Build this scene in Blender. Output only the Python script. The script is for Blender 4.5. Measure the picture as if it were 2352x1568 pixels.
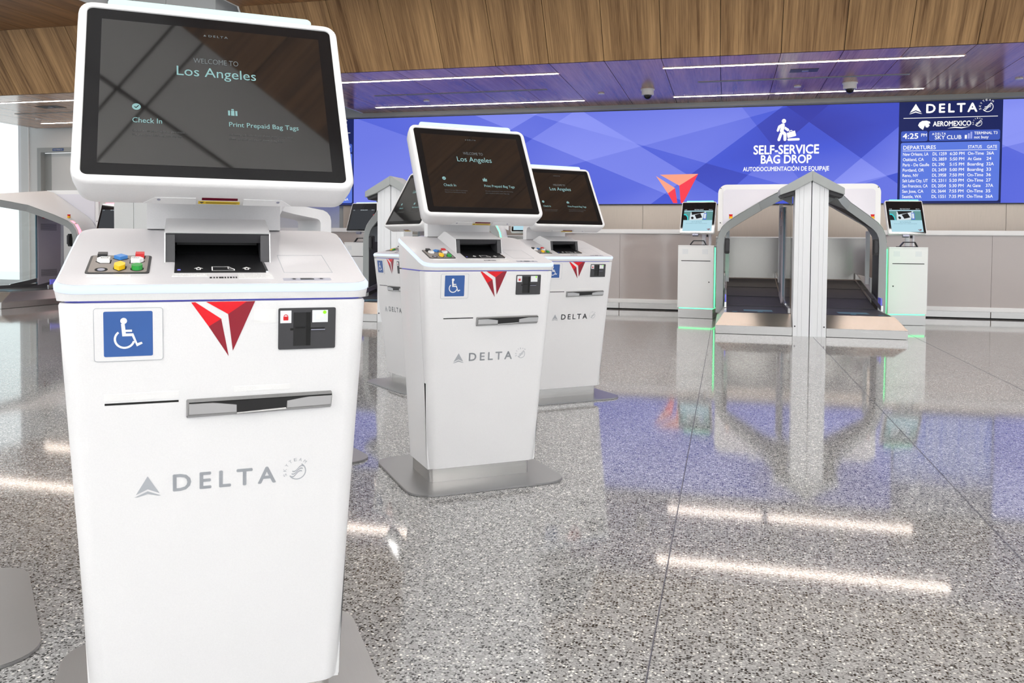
import bpy, math, random
from mathutils import Matrix, Vector

# ------------------------------------------------------------------ clear
for o in list(bpy.data.objects):
    bpy.data.objects.remove(o)
scene = bpy.context.scene
COL = scene.collection
random.seed(7)

# ------------------------------------------------------------------ camera (room axes: X along the back wall, Y depth, Z up)
F_PX, CY_PX = 1926.88, 620.3
YAW, PITCH, ROLL = -0.249976, 0.0323915, 0.0086248
fw = Vector((math.sin(YAW) * math.cos(PITCH), math.cos(YAW) * math.cos(PITCH), -math.sin(PITCH)))
r0 = Vector((math.cos(YAW), -math.sin(YAW), 0))
d0 = fw.cross(r0)
rt = r0 * math.cos(ROLL) - d0 * math.sin(ROLL)
up = -fw.cross(rt)
cd = bpy.data.cameras.new('camera')
cam = bpy.data.objects.new('camera', cd)
COL.objects.link(cam)
cam.matrix_world = Matrix(((rt.x, up.x, -fw.x, 0), (rt.y, up.y, -fw.y, 0), (rt.z, up.z, -fw.z, 1.05), (0, 0, 0, 1)))
cd.sensor_width = 36.0
cd.lens = F_PX / 2352 * 36.0
cd.shift_y = (CY_PX - 784) / 2352
cd.clip_start = 0.05
scene.camera = cam

# ------------------------------------------------------------------ world, exposure
w = bpy.data.worlds.new('world')
scene.world = w
w.use_nodes = True
bg = w.node_tree.nodes['Background']
bg.inputs[0].default_value = (0.93, 0.97, 1.0, 1)
bg.inputs[1].default_value = 1.5
FILL_DOWN_W = 11.0  # power of the added downward fill lights
FILL_UP_W = 105.0  # power of the added upward fill that brightens the white ceiling
vs = scene.view_settings
vs.view_transform = 'Standard'
vs.look = 'None'
vs.exposure = 0.0
vs.gamma = 1.0
vs.use_curve_mapping = False

# ------------------------------------------------------------------ materials
def srgb(r, g, b):
    def f(c):
        c /= 255
        return c / 12.92 if c < 0.04045 else ((c + 0.055) / 1.055) ** 2.4
    return (f(r), f(g), f(b), 1)

MATS = {}
def mat(name, col, rough=0.5, metal=0.0, emit=None, strength=0.0, coat=0.0, spec=0.5, noise=None, coat_rough=0.05):
    m = bpy.data.materials.new(name)
    m.use_nodes = True
    nt = m.node_tree
    b = nt.nodes['Principled BSDF']
    b.inputs['Base Color'].default_value = col
    b.inputs['Roughness'].default_value = rough
    b.inputs['Metallic'].default_value = metal
    b.inputs['Specular IOR Level'].default_value = spec
    b.inputs['Coat Weight'].default_value = coat
    b.inputs['Coat Roughness'].default_value = coat_rough
    if emit:
        b.inputs['Emission Color'].default_value = emit
        b.inputs['Emission Strength'].default_value = strength
    if noise:                       # (scale, amount, stretch)
        sc, am, st = noise
        tc = nt.nodes.new('ShaderNodeTexCoord')
        mp = nt.nodes.new('ShaderNodeMapping')
        mp.inputs['Scale'].default_value = st
        nz = nt.nodes.new('ShaderNodeTexNoise')
        nz.inputs['Scale'].default_value = sc
        nz.inputs['Detail'].default_value = 4
        nt.links.new(tc.outputs['Object'], mp.inputs[0])
        nt.links.new(mp.outputs[0], nz.inputs['Vector'])
        mr = nt.nodes.new('ShaderNodeMapRange')
        mr.inputs['To Min'].default_value = max(0.02, rough - am)
        mr.inputs['To Max'].default_value = rough + am
        nt.links.new(nz.outputs[0], mr.inputs[0])
        nt.links.new(mr.outputs[0], b.inputs['Roughness'])
        hs = nt.nodes.new('ShaderNodeMixRGB')
        hs.blend_type = 'MULTIPLY'
        hs.inputs[1].default_value = col
        rp = nt.nodes.new('ShaderNodeValToRGB')
        rp.color_ramp.elements[0].position = 0.3
        rp.color_ramp.elements[0].color = (1 - am * 1.2,) * 3 + (1,)
        rp.color_ramp.elements[1].position = 0.7
        rp.color_ramp.elements[1].color = (1, 1, 1, 1)
        nt.links.new(nz.outputs[0], rp.inputs[0])
        nt.links.new(rp.outputs[0], hs.inputs[2])
        hs.inputs[0].default_value = 1
        nt.links.new(hs.outputs[0], b.inputs['Base Color'])
    MATS[name] = m
    return m

mat('white_shell', (0.80, 0.80, 0.81, 1), 0.38, coat=0.25, noise=(350, 0.03, (1, 1, 1)))
mat('top_grey', (0.62, 0.61, 0.63, 1), 0.5, coat=0.08, noise=(350, 0.03, (1, 1, 1)))
mat('white_paint', (0.88, 0.885, 0.89, 1), 0.45)
mat('wall_white', (0.74, 0.76, 0.76, 1), 0.55, noise=(60, 0.03, (1, 1, 1)))
mat('tile_white', (0.80, 0.80, 0.79, 1), 0.7)
mat('grey_paint', srgb(166, 171, 171), 0.45, noise=(400, 0.03, (1, 1, 1)))
mat('alu_white', srgb(232, 235, 238), 0.35, metal=0.0, coat=0.2)
mat('steel', (0.58, 0.565, 0.55, 1), 0.26, metal=1.0, noise=(6, 0.03, (0.4, 30, 30)))
mat('steel_plate', (0.36, 0.36, 0.36, 1), 0.34, metal=0.9, noise=(9, 0.05, (60, 1, 1)))
mat('steel_wall', srgb(186, 174, 162), 0.3, metal=0.75, noise=(6, 0.05, (30, 30, 1)))
mat('steel_dark', (0.40, 0.385, 0.36, 1), 0.24, metal=1.0, noise=(5, 0.04, (30, 30, 0.6)))
mat('chrome', (0.8, 0.8, 0.8, 1), 0.12, metal=1.0)
mat('dark_grey', (0.045, 0.045, 0.05, 1), 0.45, noise=(300, 0.05, (1, 1, 1)))
mat('black', (0.008, 0.008, 0.009, 1), 0.4)
mat('belt_rubber', (0.022, 0.02, 0.024, 1), 0.55, noise=(25, 0.1, (1, 12, 12)))
mat('gap', (0.004, 0.004, 0.004, 1), 0.8)
mat('screen_glass', (0.010, 0.010, 0.012, 1), 0.03, spec=0.75)
mat('display', (0.012, 0.011, 0.011, 1), 0.04, spec=1.0, coat=1.0, coat_rough=0.03)
mat('bezel_dark', (0.010, 0.010, 0.011, 1), 0.10, spec=0.45)
mat('ui_text', (0.05, 0.08, 0.08, 1), 0.5, emit=srgb(150, 205, 205), strength=0.6)
mat('ui_dim', (0.05, 0.06, 0.06, 1), 0.5, emit=srgb(92, 100, 104), strength=0.7)
mat('ui_faint', (0.03, 0.03, 0.03, 1), 0.5, emit=srgb(70, 74, 76), strength=0.5)
mat('led_white', (0.06, 0.07, 0.10, 1), 0.4, emit=(0.74, 0.84, 1.0, 1), strength=1.0)
mat('led_top', (0.06, 0.08, 0.08, 1), 0.4, emit=(0.80, 1.0, 0.98, 1), strength=0.95)
mat('led_blue', (0.2, 0.2, 0.9, 1), 0.4, emit=(0.18, 0.20, 1.0, 1), strength=0.05)
mat('led_green', (0.1, 0.8, 0.3, 1), 0.4, emit=(0.10, 1.0, 0.32, 1), strength=2.6)
mat('led_red', (0.8, 0.1, 0.1, 1), 0.4, emit=(1.0, 0.12, 0.16, 1), strength=5.0)
mat('led_warm', (1, 0.9, 0.85, 1), 0.4, emit=(1.0, 0.84, 0.72, 1), strength=30.0)
mat('led_fill', (0.9, 0.9, 0.9, 1), 0.5, emit=(1.0, 0.965, 0.93, 1), strength=6.0)  # glowing face of the added fill lights
mat('sign_blue', srgb(52, 92, 158), 0.4)
mat('print_white', (0.85, 0.85, 0.85, 1), 0.4)
mat('print_grey', srgb(168, 172, 178), 0.4)
mat('print_black', (0.01, 0.01, 0.01, 1), 0.4)
mat('red_bright', srgb(222, 16, 32), 0.35)
mat('red_dark', srgb(140, 24, 42), 0.35)
mat('key_panel', srgb(136, 128, 122), 0.45)
mat('key_blue', srgb(60, 128, 200), 0.4)
mat('key_yellow', srgb(246, 196, 20), 0.4)
mat('key_green', srgb(20, 148, 52), 0.4)
mat('key_red', srgb(205, 26, 30), 0.4)
mat('lens_red', srgb(70, 0, 22), 0.15, emit=srgb(150, 10, 50), strength=0.15)
mat('label_yellow', srgb(226, 190, 20), 0.4)
mat('label_silver', srgb(150, 152, 170), 0.3, metal=0.4)
mat('label_teal', srgb(84, 122, 140), 0.5)
mat('braille', (0.84, 0.84, 0.84, 1), 0.22)
mat('zinc', (0.06, 0.06, 0.08, 1), 0.5)
mat('barrier_panel', srgb(176, 166, 162), 0.07, spec=0.9, coat=0.6, noise=(3, 0.02, (1, 1, 1)))
mat('lavender_grey', srgb(176, 168, 178), 0.4)
mat('steel_light', (0.55, 0.55, 0.56, 1), 0.35, metal=0.8)
mat('lavender_board', srgb(228, 227, 236), 0.4)
mat('dial_green', srgb(120, 230, 20), 0.4, emit=srgb(120, 240, 20), strength=0.8)
mat('dome_black', (0.01, 0.01, 0.012, 1), 0.05)
mat('plaque_blue', srgb(40, 78, 140), 0.4)
mat('hazard_yellow', srgb(244, 190, 10), 0.4)
mat('estop_red', srgb(214, 18, 30), 0.35)

def emis(name, col, s=1.0):
    return mat(name, (0.01, 0.01, 0.01, 1), 0.5, emit=col, strength=s, spec=0.1)
emis('vw_white', srgb(255, 255, 255), 1.0)
emis('vw_navy', srgb(26, 36, 92))
emis('vw_panel', srgb(92, 122, 224))
emis('vw_panel_dark', srgb(66, 92, 190))
emis('vw_bar', srgb(160, 170, 236))
emis('vw_orange', srgb(252, 166, 138))
emis('vw_orange2', srgb(250, 120, 100))
emis('vw_red', srgb(250, 66, 84))
emis('vw_magenta', srgb(200, 40, 150))
emis('ds_black', srgb(14, 14, 18))
emis('ds_sky', srgb(176, 216, 230))
emis('ds_photo', srgb(96, 148, 146))
emis('ds_light', srgb(214, 226, 232))
emis('ds_ink', srgb(30, 70, 96))
emis('ds_cyan', srgb(40, 220, 225))
emis('ds_phone', srgb(80, 110, 210))
emis('ds_red', srgb(120, 16, 32))
emis('ds_grey', srgb(52, 55, 60))

MATS['display'].node_tree.nodes['Principled BSDF'].inputs['Coat IOR'].default_value = 1.75

# video wall: flat graphic of overlapping facets (printed light, one emissive surface)
def video_material():
    m = bpy.data.materials.new('video_graphic')
    m.use_nodes = True
    nt = m.node_tree
    b = nt.nodes['Principled BSDF']
    b.inputs['Base Color'].default_value = (0.01, 0.01, 0.02, 1)
    b.inputs['Roughness'].default_value = 0.6
    b.inputs['Specular IOR Level'].default_value = 0.1
    tc = nt.nodes.new('ShaderNodeTexCoord')
    sep = nt.nodes.new('ShaderNodeSeparateXYZ')
    nt.links.new(tc.outputs['Object'], sep.inputs[0])
    def math_(op, a, c=None, clamp=False):
        n = nt.nodes.new('ShaderNodeMath')
        n.operation = op
        n.use_clamp = clamp
        for i, v in enumerate((a, c)):
            if v is None:
                continue
            if isinstance(v, (int, float)):
                n.inputs[i].default_value = v
            else:
                nt.links.new(v, n.inputs[i])
        return n.outputs[0]
    X, Z = sep.outputs[0], sep.outputs[2]
    total = None
    # facets: edge line through (x0,z0) with slope; brightness step on one side fading away from the edge
    rnd = random.Random(5)
    lines = [(-6.2, 2.0, 0.55, .30, 3.0), (-5.4, 1.9, 0.62, -.22, 2.6), (-4.5, 3.4, -0.42, .28, 2.0), (-2.3, 3.3, -0.62, -.30, 2.4),
             (-3.0, 3.3, -0.30, .22, 1.4), (-1.2, 1.9, 0.75, .30, 2.2), (-0.2, 1.8, 0.9, -.26, 2.6), (0.3, 3.4, -1.3, -.16, 1.6),
             (1.6, 2.0, 0.9, -.30, 2.0), (2.0, 2.1, 0.25, .26, 0.9), (1.1, 3.4, -0.75, -.28, 1.8), (4.5, 2.9, 0.35, .2, 1.2), (-0.9, 3.0, 0.25, .18, 1.4),
             (-6.9, 3.4, -0.35, -.18, 2.0), (5.5, 2.2, -.5, .25, 2.0)]
    for x0, z0, s, a, fade in lines:
        nrm = 1 / math.sqrt(1 + s * s)
        d = math_('MULTIPLY', math_('SUBTRACT', math_('SUBTRACT', Z, z0), math_('MULTIPLY', math_('SUBTRACT', X, x0), s)), nrm)
        step = math_('MULTIPLY', math_('GREATER_THAN', d, 0.0), math_('SUBTRACT', 1.0, math_('MULTIPLY', d, 1.0 / fade), True))
        t = math_('MULTIPLY', step, a)
        total = t if total is None else math_('ADD', total, t)
    v = math_('ADD', total, 0.56, True)
    rp = nt.nodes.new('ShaderNodeValToRGB')
    cr = rp.color_ramp
    cr.elements[0].position = 0.0
    cr.elements[0].color = srgb(58, 64, 168)
    cr.elements[1].position = 1.0
    cr.elements[1].color = srgb(140, 150, 245)
    e = cr.elements.new(0.38)
    e.color = srgb(74, 92, 214)
    nt.links.new(v, rp.inputs[0])
    nt.links.new(rp.outputs[0], b.inputs['Emission Color'])
    b.inputs['Emission Strength'].default_value = 1.0
    MATS['video_graphic'] = m
video_material()

def glass_material(name, tint, refl=0.9, rough=0.02):
    m = bpy.data.materials.new(name)
    m.use_nodes = True
    nt = m.node_tree
    nt.nodes.remove(nt.nodes['Principled BSDF'])
    out = nt.nodes['Material Output']
    tr = nt.nodes.new('ShaderNodeBsdfTransparent')
    tr.inputs[0].default_value = tint
    gl = nt.nodes.new('ShaderNodeBsdfGlossy')
    gl.inputs['Roughness'].default_value = rough
    lw = nt.nodes.new('ShaderNodeLayerWeight')
    pw = nt.nodes.new('ShaderNodeMath')
    pw.operation = 'POWER'
    pw.inputs[1].default_value = 4.0
    nt.links.new(lw.outputs['Facing'], pw.inputs[0])
    fr = nt.nodes.new('ShaderNodeMath')
    fr.operation = 'MULTIPLY_ADD'
    fr.inputs[1].default_value = 0.8
    fr.inputs[2].default_value = 0.04
    nt.links.new(pw.outputs[0], fr.inputs[0])
    mx = nt.nodes.new('ShaderNodeMixShader')
    nt.links.new(fr.outputs[0], mx.inputs[0])
    nt.links.new(tr.outputs[0], mx.inputs[1])
    nt.links.new(gl.outputs[0], mx.inputs[2])
    nt.links.new(mx.outputs[0], out.inputs[0])
    MATS[name] = m
glass_material('clear_glass', (0.96, 0.985, 0.98, 1))

def wood_material(name, dark, light, rough):
    m = bpy.data.materials.new(name)
    m.use_nodes = True
    nt = m.node_tree
    b = nt.nodes['Principled BSDF']
    tc = nt.nodes.new('ShaderNodeTexCoord')
    oi = nt.nodes.new('ShaderNodeObjectInfo')
    add = nt.nodes.new('ShaderNodeVectorMath')
    add.operation = 'ADD'
    mul = nt.nodes.new('ShaderNodeVectorMath')
    mul.operation = 'SCALE'
    mul.inputs[0].default_value = (13, 7, 5)
    nt.links.new(oi.outputs['Random'], mul.inputs['Scale'])
    nt.links.new(tc.outputs['Object'], add.inputs[0])
    nt.links.new(mul.outputs[0], add.inputs[1])
    def noise(scale, st, det):
        mp = nt.nodes.new('ShaderNodeMapping')
        mp.inputs['Scale'].default_value = st
        nz = nt.nodes.new('ShaderNodeTexNoise')
        nz.inputs['Scale'].default_value = scale
        nz.inputs['Detail'].default_value = det
        nt.links.new(add.outputs[0], mp.inputs[0])
        nt.links.new(mp.outputs[0], nz.inputs['Vector'])
        return nz.outputs[0]
    big = noise(1.0, (5.5, 0.35, 0.35), 3)
    fine = noise(1.0, (46, 1.1, 1.1), 6)
    hair = noise(1.0, (190, 5, 5), 3)
    def madd(a, k, c):
        n = nt.nodes.new('ShaderNodeMath')
        n.operation = 'MULTIPLY_ADD'
        nt.links.new(a, n.inputs[0])
        n.inputs[1].default_value = k
        if isinstance(c, float):
            n.inputs[2].default_value = c
        else:
            nt.links.new(c, n.inputs[2])
        return n.outputs[0]
    s = madd(big, 0.9, 0.0)
    s = madd(fine, 0.75, s)
    s = madd(hair, 0.35, s)
    rp = nt.nodes.new('ShaderNodeValToRGB')
    rp.color_ramp.elements[0].position = 0.70
    rp.color_ramp.elements[0].color = dark
    rp.color_ramp.elements[1].position = 1.22
    rp.color_ramp.elements[1].color = light
    mr = nt.nodes.new('ShaderNodeMapRange')
    mr.inputs['From Min'].default_value = 0.62
    mr.inputs['From Max'].default_value = 1.36
    nt.links.new(s, mr.inputs[0])
    rp.color_ramp.elements[0].position = 0.12
    rp.color_ramp.elements[1].position = 0.85
    nt.links.new(mr.outputs[0], rp.inputs[0])
    nt.links.new(rp.outputs[0], b.inputs['Base Color'])
    b.inputs['Roughness'].default_value = rough
    MATS[name] = m
wood_material('wood_fascia', srgb(100, 70, 40), srgb(190, 152, 106), 0.4)
wood_material('wood_soffit', srgb(134, 90, 62), srgb(212, 160, 118), 0.2)
wood_material('wood_ceiling', srgb(88, 58, 34), srgb(170, 124, 80), 0.42)

def terrazzo():
    m = bpy.data.materials.new('terrazzo')
    m.use_nodes = True
    nt = m.node_tree
    b = nt.nodes['Principled BSDF']
    tc = nt.nodes.new('ShaderNodeTexCoord')
    mp = nt.nodes.new('ShaderNodeMapping')
    mp.inputs['Scale'].default_value = (1, 1, 1)
    nt.links.new(tc.outputs['Object'], mp.inputs[0])
    # soft distortion so that the chips are angular but irregular
    def vor(scale, rnd, off):
        mo = nt.nodes.new('ShaderNodeMapping')
        mo.inputs['Location'].default_value = off
        nt.links.new(mp.outputs[0], mo.inputs[0])
        v = nt.nodes.new('ShaderNodeTexVoronoi')
        v.voronoi_dimensions = '2D'
        v.inputs['Scale'].default_value = scale
        v.inputs['Randomness'].default_value = rnd
        nt.links.new(mo.outputs[0], v.inputs['Vector'])
        return v
    def ramp(fac, pts):
        r = nt.nodes.new('ShaderNodeValToRGB')
        r.color_ramp.interpolation = 'CONSTANT'
        el = r.color_ramp.elements
        el[0].position, el[0].color = pts[0]
        el[1].position, el[1].color = pts[1]
        for p, c in pts[2:]:
            e = el.new(p)
            e.color = c
        nt.links.new(fac, r.inputs[0])
        return r
    def g(v, t=(1, 1, 1)):
        return (v * t[0], v * t[1], v * t[2], 1)
    v1 = vor(112, 1.0, (0, 0, 0))
    sx = nt.nodes.new('ShaderNodeSeparateColor')
    nt.links.new(v1.outputs['Color'], sx.inputs[0])
    r1 = ramp(sx.outputs[0], [(0.0, g(0.03)), (0.15, g(0.10)), (0.22, g(0.32)), (0.46, g(0.24)), (0.62, g(0.42)), (0.76, g(0.31)), (0.88, g(0.62, (1, .98, .94))), (0.96, g(0.85, (1, .97, .92)))])
    v2 = vor(235, 1.0, (3.3, 1.7, 0))
    sx2 = nt.nodes.new('ShaderNodeSeparateColor')
    nt.links.new(v2.outputs['Color'], sx2.inputs[0])
    r2 = ramp(sx2.outputs[0], [(0.0, g(0.06)), (0.14, g(0.27)), (0.45, g(0.36)), (0.75, g(0.31)), (0.92, g(0.60))])
    # chip mask: near the cell centre the big chip shows, elsewhere the fine matrix
    lt = nt.nodes.new('ShaderNodeMath')
    lt.operation = 'LESS_THAN'
    lt.inputs[1].default_value = 0.40
    nt.links.new(v1.outputs['Distance'], lt.inputs[0])
    mx = nt.nodes.new('ShaderNodeMixRGB')
    nt.links.new(lt.outputs[0], mx.inputs[0])
    nt.links.new(r2.outputs[0], mx.inputs[1])
    nt.links.new(r1.outputs[0], mx.inputs[2])
    nz = nt.nodes.new('ShaderNodeTexNoise')
    nz.inputs['Scale'].default_value = 0.6
    nt.links.new(mp.outputs[0], nz.inputs['Vector'])
    mr = nt.nodes.new('ShaderNodeMapRange')
    mr.inputs['To Min'].default_value = 0.92
    mr.inputs['To Max'].default_value = 1.08
    nt.links.new(nz.outputs[0], mr.inputs[0])
    m2 = nt.nodes.new('ShaderNodeMixRGB')
    m2.blend_type = 'MULTIPLY'
    m2.inputs[0].default_value = 1
    nt.links.new(mx.outputs[0], m2.inputs[1])
    nt.links.new(mr.outputs[0], m2.inputs[2])
    nt.links.new(m2.outputs[0], b.inputs['Base Color'])
    b.inputs['Roughness'].default_value = 0.06
    b.inputs['Specular IOR Level'].default_value = 0.6
    MATS['terrazzo'] = m
terrazzo()

# ------------------------------------------------------------------ mesh helpers
class MB:
    def __init__(self, M=None):
        self.v, self.f, self.mi, self.mats = [], [], [], []
        self.M = M
        self.cur = 0
    def use(self, name):
        if name not in self.mats:
            self.mats.append(name)
        self.cur = self.mats.index(name)
        return self
    def add(self, vs_, fs):
        k = len(self.v)
        for p in vs_:
            p = Vector(p)
            self.v.append(tuple(self.M @ p) if self.M else tuple(p))
        for f in fs:
            self.f.append([i + k for i in f])
            self.mi.append(self.cur)
        return self
    def box(self, x0, x1, y0, y1, z0, z1):
        return self.add([(x0, y0, z0), (x1, y0, z0), (x1, y1, z0), (x0, y1, z0), (x0, y0, z1), (x1, y0, z1), (x1, y1, z1), (x0, y1, z1)],
                        [(0, 3, 2, 1), (4, 5, 6, 7), (0, 1, 5, 4), (1, 2, 6, 5), (2, 3, 7, 6), (3, 0, 4, 7)])
    def prism(self, pts, a, b, axis='z'):
        """polygon pts extruded from a to b along axis; pts are (x,y) for z, (x,z) for y, (y,z) for x"""
        n = len(pts)
        def P(p, t):
            return (p[0], p[1], t) if axis == 'z' else (p[0], t, p[1]) if axis == 'y' else (t, p[0], p[1])
        vs_ = [P(p, a) for p in pts] + [P(p, b) for p in pts]
        fs = [tuple(range(n - 1, -1, -1)), tuple(range(n, 2 * n))]
        fs += [(i, (i + 1) % n, n + (i + 1) % n, n + i) for i in range(n)]
        return self.add(vs_, fs)
    def loft(self, rings, cap=True, close=True):
        n = len(rings[0])
        vs_ = [p for r in rings for p in r]
        fs = []
        for j in range(len(rings) - 1):
            for i in range(n if close else n - 1):
                a, b2 = j * n + i, j * n + (i + 1) % n
                fs.append((a, b2, b2 + n, a + n))
        if cap:
            fs.append(tuple(range(n - 1, -1, -1)))
            fs.append(tuple(range((len(rings) - 1) * n, len(rings) * n)))
        return self.add(vs_, fs)
    def cyl(self, c, r, h, axis='z', n=20, r2=None):
        r2 = r if r2 is None else r2
        rings = []
        for t, rr in ((0, r), (h, r2)):
            ring = []
            for i in range(n):
                a = 2 * math.pi * i / n
                u, v = rr * math.cos(a), rr * math.sin(a)
                ring.append((c[0] + u, c[1] + v, c[2] + t) if axis == 'z' else (c[0] + u, c[1] + t, c[2] + v) if axis == 'y' else (c[0] + t, c[1] + u, c[2] + v))
            rings.append(ring)
        return self.loft(rings)
    def dome(self, c, r, sgn=-1, n=16, m=5):
        rings = []
        for j in range(m):
            t = j / (m - 0.5) * math.pi / 2
            rings.append([(c[0] + r * math.cos(t) * math.cos(2 * math.pi * i / n), c[1] + r * math.cos(t) * math.sin(2 * math.pi * i / n), c[2] + sgn * r * math.sin(t)) for i in range(n)])
        return self.loft(rings)
    def poly(self, pts):
        return self.add(pts, [tuple(range(len(pts)))])
    def bar(self, a, b, wx, wz):
        """rectangular bar from a to b"""
        a, b = Vector(a), Vector(b)
        d = (b - a).normalized()
        s = d.cross(Vector((0, 0, 1)))
        s = Vector((1, 0, 0)) if s.length < 1e-4 else s.normalized()
        u = s.cross(d)
        rings = []
        for p in (a, b):
            rings.append([p + s * (i * wx / 2) + u * (j * wz / 2) for i, j in ((-1, -1), (1, -1), (1, 1), (-1, 1))])
        return self.loft(rings)
    def build(self, name, material=None, parent=None, smooth=None, bevel=0.0, data=None):
        me = bpy.data.meshes.new(name)
        me.from_pydata(self.v, [], self.f)
        if material:
            me.materials.append(MATS[material])
        else:
            for n_ in self.mats:
                me.materials.append(MATS[n_])
            me.polygons.foreach_set('material_index', self.mi)
        me.update()
        import bmesh
        bm = bmesh.new()
        bm.from_mesh(me)
        bmesh.ops.recalc_face_normals(bm, faces=bm.faces)
        if bevel:
            bmesh.ops.remove_doubles(bm, verts=bm.verts, dist=1e-6)
            eds = [e for e in bm.edges if len(e.link_faces) == 2 and e.calc_face_angle(0) > 0.6]
            bmesh.ops.bevel(bm, geom=eds, offset=bevel, segments=2, affect='EDGES', clamp_overlap=True)
        bm.to_mesh(me)
        bm.free()
        if smooth:
            me.polygons.foreach_set('use_smooth', [True] * len(me.polygons))
            me.set_sharp_from_angle(angle=math.radians(smooth))
        o = bpy.data.objects.new(name, me)
        COL.objects.link(o)
        if parent:
            o.parent = parent
        return o

def rrect(x0, x1, y0, y1, r, n=6):
    pts = []
    for cx, cy, a0 in ((x1 - r, y0 + r, -90), (x1 - r, y1 - r, 0), (x0 + r, y1 - r, 90), (x0 + r, y0 + r, 180)):
        for i in range(n + 1):
            a = math.radians(a0 + 90 * i / n)
            pts.append((cx + r * math.cos(a), cy + r * math.sin(a)))
    return pts

def half(wd, y0, y1, r0_, r1_, extra=(), n=6):
    """right half outline, front to back, mirrored by the caller"""
    pts = []
    for i in range(n + 1):
        a = math.radians(-90 + 90 * i / n)
        pts.append((wd - r0_ + r0_ * math.cos(a), y0 + r0_ + r0_ * math.sin(a)))
    for e in extra:
        pts.append((wd, e))
    for i in range(n + 1):
        a = math.radians(90 * i / n)
        pts.append((wd - r1_ + r1_ * math.cos(a), y1 - r1_ + r1_ * math.sin(a)))
    return pts
def ring_of(h, z):
    f = z if callable(z) else (lambda y: z)
    return [(x, y, f(y)) for x, y in h] + [(-x, y, f(y)) for x, y in reversed(h)]

def arc(cx, cy, r, a0, a1, n):
    return [(cx + r * math.cos(math.radians(a0 + (a1 - a0) * i / n)), cy + r * math.sin(math.radians(a0 + (a1 - a0) * i / n))) for i in range(n + 1)]

def empty(name, loc=(0, 0, 0), rz=0.0, label=None, cat=None, group=None, kind=None):
    o = bpy.data.objects.new(name, None)
    o.empty_display_size = 0.1
    COL.objects.link(o)
    o.location = loc
    o.rotation_euler = (0, 0, rz)
    tag(o, label, cat, group, kind)
    return o
def tag(o, label=None, cat=None, group=None, kind=None):
    if label: o['label'] = label
    if cat: o['category'] = cat
    if group: o['group'] = group
    if kind: o['kind'] = kind
    return o
def copy_tree(o, parent=None):
    c = o.copy()
    COL.objects.link(c)
    c.parent = parent
    for ch in [x for x in bpy.data.objects if x.parent == o]:
        copy_tree(ch, c)
    return c

# text turned into mesh and fitted to a rectangle
_tc = {}
def text_geo(body, bold=0.0, space=1.0):
    key = (body, bold, space)
    if key in _tc:
        return _tc[key]
    cu = bpy.data.curves.new('t', 'FONT')
    cu.body = body
    cu.offset = 0.0 if bold >= 0 else bold
    cu.space_character = space
    cu.resolution_u = 3
    ob = bpy.data.objects.new('t', cu)
    COL.objects.link(ob)
    bpy.context.view_layer.update()
    dg = bpy.context.evaluated_depsgraph_get()
    me = bpy.data.meshes.new_from_object(ob.evaluated_get(dg))
    vs_ = [tuple(v.co) for v in me.vertices]
    fs = [tuple(p.vertices) for p in me.polygons]
    bpy.data.objects.remove(ob)
    bpy.data.curves.remove(cu)
    bpy.data.meshes.remove(me)
    xs = [v[0] for v in vs_]
    _tc[key] = (vs_, fs, min(xs), max(xs))
    return _tc[key]
CAP = 0.7
def put_text(mb, body, O, ex, ey, x0, x1, ybase, cap, bold=0.0, space=1.0):
    """baseline left at O+ex*x0+ey*ybase, right end at x1 (x1 None: natural width), capital height cap"""
    vs_, fs, a, b = text_geo(body, bold, space)
    k = cap / CAP
    kx = k if x1 is None else (x1 - x0) / (b - a)
    O, ex, ey = Vector(O), Vector(ex), Vector(ey)
    for dx, dy in (((0, 0),) if bold <= 0 else ((-bold, 0), (bold, 0), (0, bold), (0, -bold))):
        mb.add([O + ex * (x0 + (v[0] + dx - a) * kx) + ey * (ybase + (v[1] + dy) * k) for v in vs_], fs)
# measure the cap height of the built-in font once
_v = text_geo('H')[0]
CAP = max(p[1] for p in _v)

def tri_emblem_up(mb, P, x0, x1, z0, z1):
    """upright two-piece triangle emblem; P maps (x,z) to 3D"""
    xm = (x0 + x1) / 2
    h = z1 - z0
    mb.poly([P(xm, z1), P(x0 + (x1 - x0) * .06, z0 + h * .12), P(xm, z0 + h * .36), P(x1 - (x1 - x0) * .06, z0 + h * .12)])
    mb.poly([P(x0, z0), P(xm, z0 + h * .26), P(x1, z0), P(x1 - (x1 - x0) * .12, z0), P(xm, z0 + h * .13), P(x0 + (x1 - x0) * .12, z0)])
def sky_emblem(mb, P, cx, cz, r):
    """ring segment, waves and an arc of dots/letters"""
    pts = arc(cx, cz, r, -150, 60, 14)
    pin = arc(cx, cz, r * .88, -150, 60, 14)
    for i in range(14):
        mb.poly([P(*pts[i]), P(*pts[i + 1]), P(*pin[i + 1]), P(*pin[i])])
    for k in range(3):
        o = (k - 1) * r * .3
        top, bot = [], []
        for i in range(9):
            t = -1 + 2 * i / 8
            x = cx + t * r * .62 + o * .25
            z = cz + o + math.sin(t * 3.0) * r * .17 + t * r * .25
            top.append((x, z + r * .07)); bot.append((x, z - r * .07))
        for i in range(8):
            mb.poly([P(*bot[i]), P(*bot[i + 1]), P(*top[i + 1]), P(*top[i])])
def sky_letters(mb, P3, cx, cz, r):
    """letters around the upper left of the round emblem; P3 = (O, ex, ey)"""
    O, ex, ey = [Vector(v) for v in P3]
    for i, ch in enumerate('SKYTEAM'):
        a = math.radians(195 - i * 24)
        px, pz = cx + math.cos(a) * r * 1.2, cz + math.sin(a) * r * 1.2
        t = a - math.pi / 2
        e1 = ex * math.cos(t) + ey * math.sin(t)
        e2 = -ex * math.sin(t) + ey * math.cos(t)
        put_text(mb, ch, O + ex * px + ey * pz, e1, e2, -r * .16, r * .16, 0, r * .36)

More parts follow.
